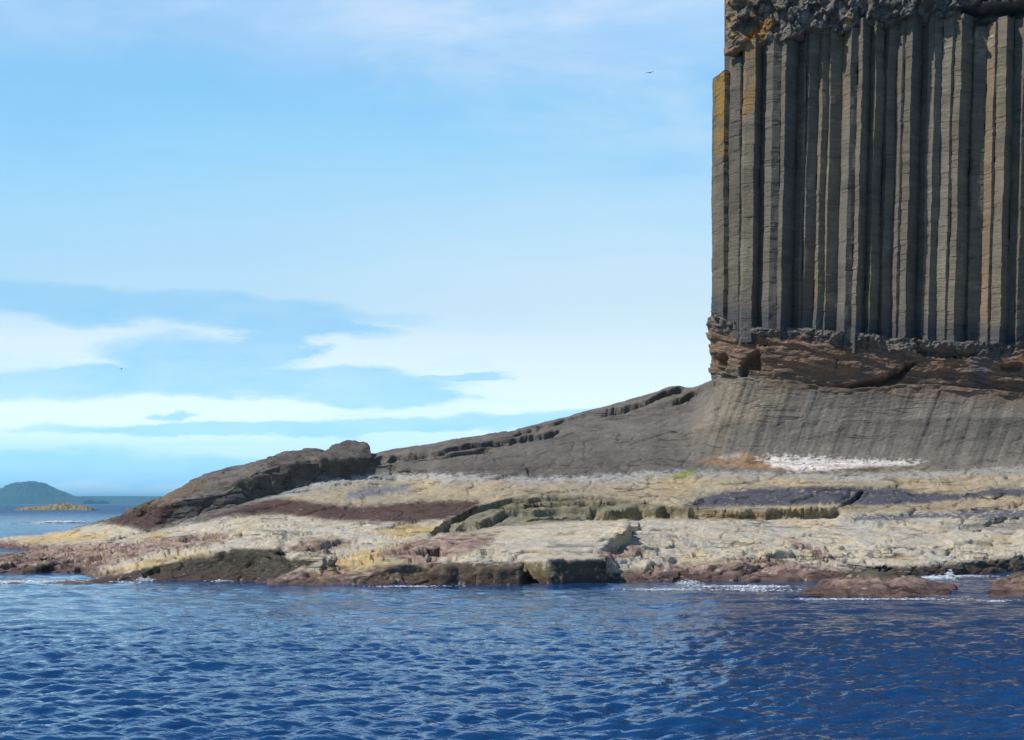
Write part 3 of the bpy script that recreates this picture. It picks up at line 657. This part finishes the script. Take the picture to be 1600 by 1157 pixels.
FX, FD = facet_points()
TOPY = [(1100, 104), (1140, 102), (1152, 88), (1172, 74), (1190, 72), (1210, 70), (1225, 74), (1240, 66), (1262, 60), (1280, 56), (1305, 56), (1330, 56), (1350, 46), (1380, 44), (1400, 40), (1420, 34), (1440, 36), (1460, 30), (1480, 28), (1500, 34), (1512, 44), (1540, 48), (1560, 32), (1580, 45), (1600, 44), (1800, 46)]
FOOTY = [(1100, 500), (1118, 502), (1140, 518), (1200, 524), (1260, 526), (1320, 537), (1370, 540), (1420, 545), (1500, 549), (1560, 553), (1600, 552), (1800, 556)]


def lean(px): return np.interp(px, [1110, 1180, 1260, 1800], [0.0, 0.016, 0.026, 0.026])


TIP = {0: 113, 1: 92}                                # the first two columns stop lower


def paint_column(P, i, tint):
    px, py = project(P)
    nB = fbm(P * np.array((1.1, 1.1, 0.5)) + 11, 3); nC = fbm(P * np.array((4, 4, 2.0)) + 40, 3)
    c = np.empty(P.shape); c[:] = np.array(tint) * (1 + 0.28 * nB + 0.14 * nC + 0.30 * perlin(np.stack((0 * P[:, 0] + 3.7 * i, P[:, 0] * 0.3, P[:, 2] * 4.3), -1)))[:, None]

    def lay(m, k): c[:] = c * (1 - m[:, None]) + np.array(k) * m[:, None]
    X = px + 4 * nC; Y = py + 14 * nB + 8 * nC
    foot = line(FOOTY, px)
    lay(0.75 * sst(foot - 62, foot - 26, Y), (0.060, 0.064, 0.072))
    lay(0.35 * sst(0.1, 0.5, nC) * sst(foot - 45, foot - 15, Y), (0.20, 0.21, 0.21))
    lay(0.95 * sst(-0.30, 0.05, nC + 0.5 * nB) * poly_mask(X, Y, [(1112, 86), (1142, 86), (1136, 160), (1131, 240), (1120, 245), (1117, 160)], 6), (0.29, 0.165, 0.035))
    lay(0.85 * sst(-0.35, 0.05, nC + 0.5 * nB) * poly_mask(X, Y, [(1160, 60), (1186, 60), (1182, 120), (1180, 178), (1161, 190)], 8), (0.28, 0.165, 0.06))
    lay(0.5 * poly_mask(X, Y, [(1318, 60), (1327, 60), (1325, 190), (1316, 190)], 5), (0.26, 0.19, 0.10))
    for pg in ([(1521, 56), (1533, 52), (1537, 80), (1526, 88), (1520, 76)], [(1541, 54), (1553, 58), (1556, 90), (1550, 120), (1543, 84)]):
        m = poly_mask(px, py, pg, 4) * sst(0.12, 0.3, fbm(P * np.array((7, 7, 5.0)), 3))
        lay(0.95 * m, (0.62, 0.66, 0.66))
    return c


def column_mesh(i0, i1, idx):
    r = np.random.RandomState(100 + idx)
    xs = list(FX[i0:i1 + 1]); ds = list(FD[i0:i1 + 1])
    pts = []
    for k in range(len(xs)):
        pts.append(((xs[k] - 800) / F * ds[k], ds[k]))
        if k < len(xs) - 1:
            nsub = max(1, int((xs[k + 1] - xs[k]) / 5))
            for j in range(1, nsub):
                t = j / nsub; D = ds[k] * (1 - t) + ds[k + 1] * t; x = xs[k] * (1 - t) + xs[k + 1] * t
                pts.append(((x - 800) / F * D, D))
    pts = np.array(pts); nf = len(pts)
    back = np.array([(pts[-1, 0] + 0.04, max(pts[:, 1]) + 0.9), (pts[0, 0] + 0.06, max(pts[:, 1]) + 0.9)])
    base = np.concatenate((pts, back)); n = len(base); cen = base.mean(0)
    pm = 0.5 * (xs[0] + xs[-1]); Dm = cliff_face(pm)
    ztop = HC - (line(TOPY, pm) + r.uniform(-7, 4) - H0) / F * Dm
    if idx in TIP: ztop = HC - (TIP[idx] - H0) / F * Dm
    else: ztop += 0.25
    zbot = HC - (line(FOOTY, pm) - H0) / F * Dm - r.uniform(0.05, 0.62)
    zref = HC - (244 - H0) / F * Dm
    z = zbot; V = []; ph = r.uniform(0, 6.28, 4)
    jit = np.zeros((n, 2))
    while z < ztop:
        h = r.choice((0.10, 0.15, 0.22, 0.36, 0.62), p=(0.26, 0.28, 0.22, 0.14, 0.10))
        jit = r.normal(0, 0.007, (n, 2)); jit[-2:] = 0; jit += r.normal(0, 0.006, 2)
        chip = (r.rand(n, 1) < 0.10) * r.uniform(0.0, 0.05, (n, 1))
        for zz, inset in ((z, r.choice((0.995, 0.985, 0.96), p=(0.5, 0.35, 0.15))), (z + 0.022, 1.0), (min(z + h - 0.02, ztop), 1.0)):
            wob = np.array((0.014 * math.sin(zz * 0.9 + ph[0]) + 0.008 * math.sin(zz * 2.3 + ph[1]), 0.03 * math.sin(zz * 0.8 + ph[2])))
            flare = 1.0 + 0.05 * math.exp(-((zz - zbot) / 0.7) ** 2)
            xy = cen + (base - cen) * inset * flare * (1 - chip) + jit + wob
            xy = xy + np.array((lean(pm) * (zz - zref), 0.0))
            V.append(np.concatenate((xy, np.full((n, 1), zz)), 1))
        z += h
    if len(V) < 4: return None
    k = len(V); top = V[-1].mean(0) + (0, 0, 0.12)
    Vv = np.concatenate(V + [top[None], V[0].mean(0)[None]])
    Fc = []
    for a in range(k - 1):
        for b in range(n):
            c = (b + 1) % n
            Fc.append((a * n + b, a * n + c, (a + 1) * n + c, (a + 1) * n + b))
    for b in range(n):
        c = (b + 1) % n
        Fc.append(((k - 1) * n + b, (k - 1) * n + c, k * n)); Fc.append((c, b, k * n + 1))
    return Vv, Fc


def build_columns():
    starts = [0]
    for i in range(1, len(FAC) - 1):
        if FAC[i][1] in 'LlmM' and FAC[i - 1][1] in 'DdB': starts.append(i)
    starts.append(len(FAC) - 1)
    tints = [(0.168, 0.145, 0.107), (0.152, 0.137, 0.112), (0.172, 0.144, 0.100), (0.136, 0.120, 0.095), (0.160, 0.140, 0.105)]
    r = np.random.RandomState(3)
    for s in range(len(starts) - 1):
        res = column_mesh(starts[s], starts[s + 1], s)
        if res is None: continue
        V, Fc = res
        t = np.array(tints[r.randint(5)]) * r.uniform(0.85, 1.15)
        if 1530 < FX[starts[s]] < 1545: t = np.array((0.225, 0.168, 0.11))
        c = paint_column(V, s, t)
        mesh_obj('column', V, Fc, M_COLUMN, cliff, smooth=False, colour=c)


build_columns()


def plan_curve(n, x0=1114.0, x1=2042.0):
    """outline of the cliff on the ground: from far back along the left flank, round the corner, then along the front"""
    px = np.linspace(x0, x1, 400); D = cliff_face(px); front = np.stack(((px - 800) / F * D, D), -1)
    k = np.arange(1, 60)[::-1] / 59.0
    flank = np.stack((front[0, 0] + 4.5 * k ** 1.15, front[0, 1] + 15 * k), -1)
    c = np.concatenate((flank, front)); s = np.concatenate(([0], np.cumsum(np.hypot(*np.diff(c, axis=0).T))))
    # sparse on the hidden flank, dense in view
    u = np.concatenate((np.linspace(0, s[58], n // 10, endpoint=False), np.linspace(s[58], s[-1], n - n // 10)))
    xy = np.stack((np.interp(u, s, c[:, 0]), np.interp(u, s, c[:, 1])), -1)
    t = np.gradient(xy, axis=0)
    for _ in range(25): t[1:-1] = 0.25 * t[:-2] + 0.5 * t[1:-1] + 0.25 * t[2:]
    t /= np.linalg.norm(t, axis=1, keepdims=True)
    return xy, np.stack((t[:, 1], -t[:, 0]), -1)


def build_cliff_core():
    xy, nn = plan_curve(120)
    inner = xy - nn * np.interp(np.arange(120), [0, 12, 18, 32], [0.3, 0.5, 0.7, 1.2])[:, None]
    ring = np.concatenate((inner, [(inner[-1, 0] + 1, inner[0, 1] + 6), (inner[0, 0] + 3, inner[0, 1] + 6)])); n = len(ring)
    V = np.concatenate((np.c_[ring, np.full(n, 2.0)], np.c_[ring, np.full(n, 27.0)]))
    Fc = [(i, (i + 1) % n, n + (i + 1) % n, n + i) for i in range(n)] + [tuple(range(n, 2 * n))]
    mesh_obj('core', V, Fc, M_COLUMN, cliff, smooth=False, colour=np.tile((0.09, 0.082, 0.075), (len(V), 1)))


build_cliff_core()


def build_cap():
    """the jumbled small-columned rock above the colonnade"""
    nc, nr = 680, 180
    xy, nn = plan_curve(nc, 1147.0)
    v = np.linspace(0, 1, nr)
    pxc, _ = project(np.stack((xy[:, 0], xy[:, 1], np.full(nc, 20.0)), -1))
    ytop = line(TOPY, pxc) + 6 * fbm(np.stack((xy[:, 0] * 1.6, xy[:, 1] * 1.6, 0 * xy[:, 0]), -1), 3) + 3
    zb = HC - (ytop - H0) / F * xy[:, 1]
    Z = zb[None] * (1 - v[:, None]) + 27.5 * v[:, None]
    # underside first goes outwards from inside the columns, then up the face
    off = np.interp(v, [0, 0.03, 0.05, 0.4, 1.0], [-0.9, 0.05, 0.28, 0.30, -0.6])
    P = np.concatenate((xy[None] + nn[None] * off[:, None, None], Z[..., None]), -1)
    N = np.concatenate((np.repeat(nn[None], nr, 0), np.zeros((nr, nc, 1))), -1)
    w = 0.35 * fbm(P * 1.3, 2)[..., None]
    a, f1, f2 = cells(P * 1.5 + w); b, g1, g2 = cells(P * np.array((3.4, 3.4, 3.0)) + w * 2); e, h1, h2 = cells(P * 7.0)
    d = 0.72 * (a - 0.5) + 0.34 * (b - 0.5) + 0.08 * (e - 0.5) + 0.25 * fbm(P * 0.5, 3) - 0.10 * f1 - 0.07 * np.exp(-((g2 - g1) / 0.08) ** 2)
    px, py = project(P)
    d -= 1.5 * poly_mask(px, py, [(1508, 10), (1640, 6), (1640, 70), (1512, 60)], 5) + 0.5 * poly_mask(px, py, [(1430, 8), (1456, 4), (1460, 30), (1436, 36)], 4)
    d *= np.interp(v, [0, 0.03, 1], [0.3, 1, 1])[:, None]
    d *= np.interp(np.arange(nc), [0, nc // 10, nc // 10 + 14], [0.25, 0.4, 1.0])[None]
    P = P + N * d[..., None] + np.array((0, 0, 0.10)) * (fbm(P * 2.5 + 5, 2) * np.interp(v, [0, 0.1], [2.0, 1]).reshape(-1, 1))[..., None]
    px, py = project(P)
    nB = fbm(P * 1.1 + 4, 3); nC = fbm(P * 4.0 + 9, 3)
    c = np.empty(P.shape); c[:] = np.array((0.150, 0.134, 0.114)) * (1 + 0.3 * nB + 0.25 * (b - 0.5))[..., None]

    def lay(m, k): c[:] = c * (1 - m[..., None]) + np.array(k) * m[..., None]
    lefty = sst(1240, 1165, px + 25 * nB)
    lay(0.75 * lefty, (0.15, 0.125, 0.095))
    spots = sst(0.08, 0.22, nB * 0.6 + nC * 0.7 + 0.16 * (a - 0.5))
    lay(lefty * spots * 0.9, (0.32, 0.175, 0.045))
    lay(0.85 * poly_mask(px + 10 * nC, py + 10 * nB, [(1160, 55), (1200, 28), (1212, 34), (1190, 60), (1186, 80), (1165, 85)], 5), (0.33, 0.16, 0.04))
    lay(0.6 * sst(0.25, 0.4, nC) * sst(1340, 1240, px) * sst(40, 0, py), (0.17, 0.16, 0.07))
    lay(0.8 * poly_mask(px + 8 * nC, py, [(1320, 22), (1334, 22), (1333, 42), (1322, 42)], 3), (0.26, 0.17, 0.06))
    mesh_obj('cap_rock', P.reshape(-1, 3), grid_faces(nr, nc), M_CAP, cliff, smooth=False, colour=c.reshape(-1, 3))


build_cap()


def build_base():
    """brown tuff under the columns, curving out into the grey fluted apron"""
    nc, nr = 840, 220
    xy, nn = plan_curve(nc)
    pxc, _ = project(np.stack((xy[:, 0], xy[:, 1], np.full(nc, 9.0)), -1))
    front = sst(1113.5, 1116, pxc)
    foot = line(FOOTY, pxc)
    ys = np.linspace(0, 1, nr)
    py = (foot - 14)[None] * (1 - ys[:, None]) + 690.0 * ys[:, None]
    Z = HC - (py - H0) / F * xy[None, :, 1]
    # outward offset of the profile, by photo row
    prof = lambda y: np.interp(y, [480, 506, 518, 545, 562, 580, 597, 615, 640, 680], [-0.7, -0.05, 0.34, 0.40, 0.36, 0.25, 0.12, -0.1, -0.5, -0.9])
    shift = np.interp(pxc, [1114, 1140, 1200, 1320, 1420, 1600], [-16, -6, 0, 4, 6, 6])
    rel = py - shift[None] * sst(640, 560, py)
    off = prof(rel)
    off = np.where(off > 0.3, 0.3 + (off - 0.3) * np.interp(pxc, [1113, 1116, 1150, 1220], [0.5, 0.6, 0.85, 1.0])[None], off)
    yl = np.interp(pxc, [1108, 1120, 1160], [-0.22, -0.16, 0.0])                       # the corner bulges left
    off = off + yl[None] * sst(500, 530, py) * sst(585, 555, py)
    fwd = np.array((0.12, -0.99)); kk = (sst(600, 640, py) * np.interp(pxc, [1112, 1125, 1200, 1280], [1, 1, 0.6, 0])[None])[..., None]
    dirn = nn[None] * (1 - kk) + fwd * kk
    P = np.concatenate((xy[None] + dirn * off[..., None], Z[..., None]), -1)
    q, r_ = project(P)
    nA = fbm(P * np.array((0.7, 0.7, 1.6)) + 2, 4); nB = fbm(P * np.array((1.6, 1.6, 4.5)) + 8, 4); nC = fbm(P * 6.0 + 3, 3)
    tuff = sst(632, 600, r_ + 12 * nA) * sst(498, 520, r_ + 0)
    d = 0.12 * nA + tuff * (0.06 * nB + 0.02 * nC)
    a, f1, f2 = cells(P * np.array((1.0, 1.0, 2.4)) + 0.3 * nB[..., None])
    d = d + tuff * 0.06 * (a - 0.5)
    bed = P[..., 2] * 4.2 + 1.6 * fbm(P * np.array((0.35, 0.35, 0.2)) + 21, 3) + 0.02 * (q - 1114)
    bk = np.floor(bed).astype(np.int64)
    d = d + tuff * (0.15 * (_h(bk, bk * 0 + 3, bk * 0 + 9) / 511.0 - 0.5) - 0.06 * np.exp(-((bed - bk) / 0.10) ** 2))
    s = np.arange(nc)[None] * 1.0
    apron = sst(590, 640, r_) * sst(742, 700, r_)
    fl = fbm(np.stack((q * 0.03 + 0.010 * r_, 0.004 * r_ + 0 * q, 0 * q), -1), 4, 0.6)      # flutes run down the apron
    d = d + apron * (0.07 * fl + 0.02 * nC)
    # undercut with its deep shadow, small caves at the corner
    under = np.interp(q, [1285, 1300, 1340, 1380, 1405, 1420, 1432], [612, 608, 600, 590, 579, 569, 566]) + 4 * nB
    t = r_ - under
    m = sst(1284, 1300, q) * sst(1436, 1420, q)
    d = d - 1.0 * m * sst(-0.6, 0.6, t) * (1 - np.clip(t / np.interp(q, [1290, 1330, 1370, 1410, 1430], [5, 9, 19, 17, 5]), 0, 1) ** 4) + 0.05 * m * np.exp(-((t + 5) / 7) ** 2)
    for pg, dep in (([(1155, 585), (1162, 563), (1172, 554), (1186, 548), (1189, 566), (1186, 576), (1172, 576), (1163, 592)], 0.75), ([(1117, 560), (1128, 554), (1136, 556), (1135, 572), (1126, 588), (1120, 584)], 0.45), ([(1430, 545), (1500, 549), (1530, 551), (1520, 556), (1470, 558), (1436, 553)], 0.45),
                    ([(1566, 572), (1596, 569), (1592, 578), (1570, 580)], 0.35), ([(1150, 527), (1200, 532), (1196, 540), (1152, 534)], 0.25), ([(1524, 634), (1545, 628), (1580, 640), (1600, 648), (1560, 644)], 0.25)):
        d = d - dep * poly_mask(q + 5 * nC, r_ + 4 * nC, pg, 2.5)
    for pts in ([(1248, 640), (1252, 620), (1249, 606)], [(1306, 575), (1309, 560)], [(1368, 640), (1372, 628)], [(1236, 660), (1250, 640)]):
        a2 = np.array(pts); yy = np.sort(a2[:, 1])
        xx = np.interp(r_, yy, a2[np.argsort(a2[:, 1]), 0])
        d = d - 0.2 * np.exp(-((q - xx) / 1.3) ** 2) * sst(yy[0] - 3, yy[0] + 3, r_) * sst(yy[-1] + 3, yy[-1] - 3, r_)
    # lumpy feet of the columns and fallen bits on the ledge
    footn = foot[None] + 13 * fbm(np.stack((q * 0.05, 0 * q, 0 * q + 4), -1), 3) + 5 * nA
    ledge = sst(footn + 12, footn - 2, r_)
    b, g1, g2 = cells(P * np.array((2.2, 2.2, 2.2)) + 0.4 * nC[..., None])
    d = d + ledge * ((0.30 + 0.5 * nA) * (b - 0.5) + 0.3 * nA + 0.08 * nC)
    N = np.concatenate((np.repeat(nn[None], nr, 0), np.full((nr, nc, 1), 0.25)), -1)
    N[..., 2] += 0.55 * sst(620, 720, r_)
    N /= np.linalg.norm(N, axis=-1, keepdims=True)
    P = P + N * d[..., None]
    q, r_ = project(P)
    c = np.empty(P.shape); c[:] = np.array((0.152, 0.138, 0.119)) * (1 + 0.22 * nA + 0.16 * fl)[..., None]

    def lay(m, k): c[:] = c * (1 - np.clip(m, 0, 1)[..., None]) + np.array(k) * np.clip(m, 0, 1)[..., None]
    bot = line([(1100, 590), (1130, 592), (1200, 598), (1280, 612), (1340, 612), (1440, 615), (1540, 628), (1600, 640), (1800, 650)], q)
    br = sst(24, -24, r_ - bot + 26 * nA + 10 * nB)
    lay(br, (0.190, 0.128, 0.088))
    lay(br * sst(-0.1, 0.35, nB + 0.4 * nC), (0.25, 0.150, 0.092))
    lay(br * sst(0.1, 0.5, nA) * 0.7, (0.11, 0.095, 0.085))
    lay(0.7 * poly_mask(q + 12 * nB, r_, [(1510, 540), (1552, 540), (1545, 600), (1540, 640), (1515, 640), (1522, 590)], 8), (0.105, 0.105, 0.11))
    lay(0.55 * sst(1235, 1130, q + 25 * nA) * sst(560, 600, r_) * sst(690, 630, r_), (0.215, 0.178, 0.125))
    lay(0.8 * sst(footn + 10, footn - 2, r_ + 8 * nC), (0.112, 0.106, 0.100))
    lay(0.5 * sst(footn + 12, footn + 2, r_) * sst(0.0, 0.3, nC), (0.19, 0.175, 0.155))
    lay(0.5 * sst(0.0, 0.4, fl) * apron * sst(1140, 1300, q), (0.115, 0.105, 0.10))
    low = sst(bot - 22, bot + 8, r_ + 14 * nB)
    cs = paint_shore(P)
    c = c * (1 - low[..., None]) + cs * low[..., None]
    mesh_obj('tuff_base', P.reshape(-1, 3), grid_faces(nr, nc)[:, ::-1], M_TUFF, cliff, colour=c.reshape(-1, 3))


build_base()


# ------------------------------------------------------------------ far things
def heightfield_island(name, prof, D, depth, mat, colour, rough=0.03, n=160, m=24, seed=0):
    """prof: skyline in photo pixels at distance D; a rounded ridge of the given depth is built under it"""
    a = np.array(prof, float); px = np.linspace(a[0, 0], a[-1, 0], n); py = np.interp(px, a[:, 0], a[:, 1])
    h = HC - (py - H0) / F * D; x = (px - 800) / F * D
    v = np.linspace(-1, 1, m); S = np.sqrt(np.clip(1 - np.abs(v) ** 2.6, 0, 1))
    X = np.repeat(x[None], m, 0); Y = D + v[:, None] * depth + 0 * X; Z = h[None] * S[:, None]
    P = np.stack((X, Y, Z), -1); sc = max(h.max(), 1.0)
    Z = Z + rough * sc * fbm(P / (sc * 0.5) + seed, 4) * 2 * (S[:, None] > 0.05)
    Z[0] = Z[-1] = -sc * 0.2
    P[..., 2] = Z
    c = np.array(colour) * (1 + 0.5 * fbm(P / (sc * 0.3) + seed + 3, 3))[..., None]
    org = np.array((x.mean(), D, 0.0))
    o = mesh_obj(name, (P - org).reshape(-1, 3), grid_faces(m, n), mat, colour=c.reshape(-1, 3)); o.location = org
    return o


far_mat = rock_material('far_land', scale=0.02, vary=0.2, bump=0.0)
tag(heightfield_island('far_island', [(-60, 784), (-25, 781), (0, 777), (8, 771), (15, 765), (19, 759), (28, 756), (40, 753.5), (50, 753), (60, 754.5), (75, 761), (88, 767), (98, 772), (106, 775), (115, 777), (130, 778), (150, 783)], 7600, 260, far_mat, (0.05, 0.07, 0.075), rough=0.05, n=320), kind='structure')
tag(heightfield_island('far_coast', [(-260, 786), (-200, 780), (-120, 777.5), (-40, 778.5), (60, 777), (130, 776), (190, 775.5), (240, 776), (330, 777), (420, 779), (520, 781), (600, 786)], 9500, 700, far_mat, (0.05, 0.07, 0.075), seed=4), kind='structure')
o = heightfield_island('skerry', [(28, 797.5), (33, 794.5), (45, 793), (60, 792), (72, 791.5), (78, 790), (90, 788.3), (105, 788), (115, 790.5), (128, 791), (138, 792.5), (146, 797)], 540, 5, M_ROCK, (0.24, 0.205, 0.13), rough=0.2, n=220, m=40)
tag(o, 'long low yellowish rock islet lying offshore in front of the far island', 'islet')
o = heightfield_island('reef', [(20, 818), (40, 817.3), (60, 817.8), (76, 816.9), (92, 817.3), (110, 817.0), (128, 817.4), (140, 818)], 187, 1.4, M_ROCK, (0.045, 0.04, 0.04), rough=0.06, n=120, m=16, seed=7)
tag(o, 'dark reef with breaking foam beyond the tip of the spit', 'reef')


# ------------------------------------------------------------------ foam
M_FOAM = plain('foam_white', (0.80, 0.83, 0.86), 0.6)


def foam(name, spots, seed, label=None):
    """broken water: many small flattened flecks"""
    r = np.random.RandomState(seed); V = []; Fc = []
    for (px, py, n, wx, wd, hgt, size) in spots:
        D = HC * F / (py - H0); cx = (px - 800) / F * D
        for _ in range(int(n * 5)):
            x = cx + r.normal(0, wx); y = D + r.normal(0, wd); s = size * 0.6 * r.uniform(0.3, 1.4) ** 1.7; zc = abs(r.normal(0, hgt * 0.55)) + 0.004
            b = len(V); k = 6; ph = r.uniform(0, 6)
            for j in range(k):
                a = ph + j * 6.283 / k; rr = s * r.uniform(0.6, 1.2)
                V.append((x + rr * 3.4 * math.cos(a), y + rr * math.sin(a), zc))
            V.append((x, y, zc + s * 0.32)); V.append((x, y, zc - s * 0.4))
            for j in range(k):
                Fc.append((b + j, b + (j + 1) % k, b + k)); Fc.append((b + (j + 1) % k, b + j, b + k + 1))
    o = mesh_obj(name, V, Fc, M_FOAM, smooth=True); tag(o, kind='stuff'); return o


foam('sea_foam', [(10, 911, 130, 0.55, 0.3, 0.03, 0.03), (45, 910, 150, 0.5, 0.25, 0.03, 0.028), (90, 909, 80, 0.5, 0.2, 0.02, 0.025), (185, 911, 50, 0.25, 0.12, 0.02, 0.022), (226, 909, 60, 0.12, 0.12, 0.10, 0.018),
                  (345, 909, 26, 0.15, 0.1, 0.03, 0.022), (640, 917, 40, 0.5, 0.15, 0.02, 0.02), (1075, 915, 90, 0.16, 0.2, 0.10, 0.02), (1040, 922, 70, 0.5, 0.2, 0.02, 0.02), (1120, 917, 60, 0.6, 0.3, 0.02, 0.02), (1170, 917, 90, 0.5, 0.3, 0.02, 0.025),
                  (1200, 922, 90, 0.5, 0.4, 0.02, 0.025), (1465, 905, 180, 0.22, 0.25, 0.06, 0.03), (1484, 903, 60, 0.05, 0.1, 0.14, 0.025), (1510, 901, 60, 0.4, 0.2, 0.02, 0.025), (1300, 937, 60, 0.6, 0.15, 0.015, 0.018), (1420, 937, 60, 0.7, 0.15, 0.015, 0.018), (1575, 940, 50, 0.5, 0.15, 0.015, 0.018),
                  (85, 816.5, 90, 0.7, 2.0, 0.12, 0.10), (108, 816.5, 70, 0.6, 2.0, 0.06, 0.10), (60, 818, 40, 1.2, 2.0, 0.03, 0.07)], 5)


# ------------------------------------------------------------------ birds
def bird(px, py, D, span, mats, bank, label, flap):
    c = world_pt(np.array([px]), np.array([py]), np.array([D]))[0]
    root = empty('seabird', c); tag(root, label, 'bird')
    n, m = 12, 9; V = []; Fc = []                      # body: a spindle along x
    for i in range(m):
        t = i / (m - 1); r = span * 0.055 * math.sin(math.pi * min(max(t, 0.03), 0.97)) ** 0.7 * (1.25 - 0.6 * t)
        for j in range(n):
            a = j * 6.283 / n; V.append((span * (-0.2 + 0.42 * t), r * math.cos(a), r * math.sin(a)))
    for i in range(m - 1):
        for j in range(n): Fc.append((i * n + j, i * n + (j + 1) % n, (i + 1) * n + (j + 1) % n, (i + 1) * n + j))
    Fc += [tuple(range(n))[::-1], tuple(range((m - 1) * n, m * n))]
    rot = lambda v: (v[0] * math.cos(bank) - v[1] * math.sin(bank), v[0] * math.sin(bank) + v[1] * math.cos(bank), v[2])
    def add(name, V, Fc, mat):
        me = bpy.data.meshes.new(name); me.from_pydata([rot(v) for v in V], [], Fc); me.materials.append(mat)
        o = bpy.data.objects.new(name, me); col.objects.link(o); o.parent = root
    add('body', V, Fc, mats[0])
    for s in (-1, 1):
        W = []; G = []; st = [(0.0, 0.0, 0.16), (0.12, flap[0], 0.18), (0.26, flap[1], 0.14), (0.40, flap[2], 0.09), (0.52, flap[3], 0.015)]
        for d, zz, ch in st:
            sw = 0.10 * d - 0.15 * max(0, d - 0.26)
            for th in (0.012, -0.012):
                W.append((span * (sw - ch * 0.45), s * span * d, span * (zz + th))); W.append((span * (sw + ch * 0.55), s * span * d, span * (zz + th * 0.3)))
        for i in range(len(st) - 1):
            a = i * 4; b = a + 4
            G += [(a, a + 1, b + 1, b), (a + 2, b + 2, b + 3, a + 3), (a, b, b + 2, a + 2), (a + 1, a + 3, b + 3, b + 1)]
        G.append((len(W) - 4, len(W) - 3, len(W) - 1, len(W) - 2))
        add('wing', W, G, mats[1])


M_DKB = plain('dark_feather', (0.03, 0.032, 0.036)); M_WHB = plain('white_feather', (0.8, 0.8, 0.8)); M_GYB = plain('grey_feather', (0.55, 0.57, 0.6))
bird(1015, 114, 150, 0.86, (M_DKB, M_DKB), math.radians(62), 'small dark seabird gliding with spread wings in the sky beside the cliff', (0.02, 0.06, 0.05, 0.02))
bird(189, 577, 230, 0.95, (M_WHB, M_GYB), math.radians(40), 'tiny white seabird flying in front of low blue cloud', (0.05, 0.12, 0.12, 0.08))

# ------------------------------------------------------------------ sea air
HAZE = 8.0e-5
hb = bpy.data.materials.new('sea_air'); hb.use_nodes = True
nt = hb.node_tree; nt.nodes.clear(); out = nt.nodes.new('ShaderNodeOutputMaterial'); pv = nt.nodes.new('ShaderNodeVolumePrincipled')
pv.inputs['Color'].default_value = (0.28, 0.74, 1.0, 1); pv.inputs['Density'].default_value = HAZE; pv.inputs['Anisotropy'].default_value = 0.2
nt.links.new(pv.outputs[0], out.inputs['Volume'])
R_ = 40000.0
Vh = [(x, y, z) for z in (-2.5, 125.0) for x, y in ((-R_, -R_), (R_, -R_), (R_, R_), (-R_, R_))]
ho = mesh_obj('haze', Vh, [(3, 2, 1, 0), (4, 5, 6, 7), (0, 1, 5, 4), (1, 2, 6, 5), (2, 3, 7, 6), (3, 0, 4, 7)], hb, smooth=False); tag(ho, kind='stuff')
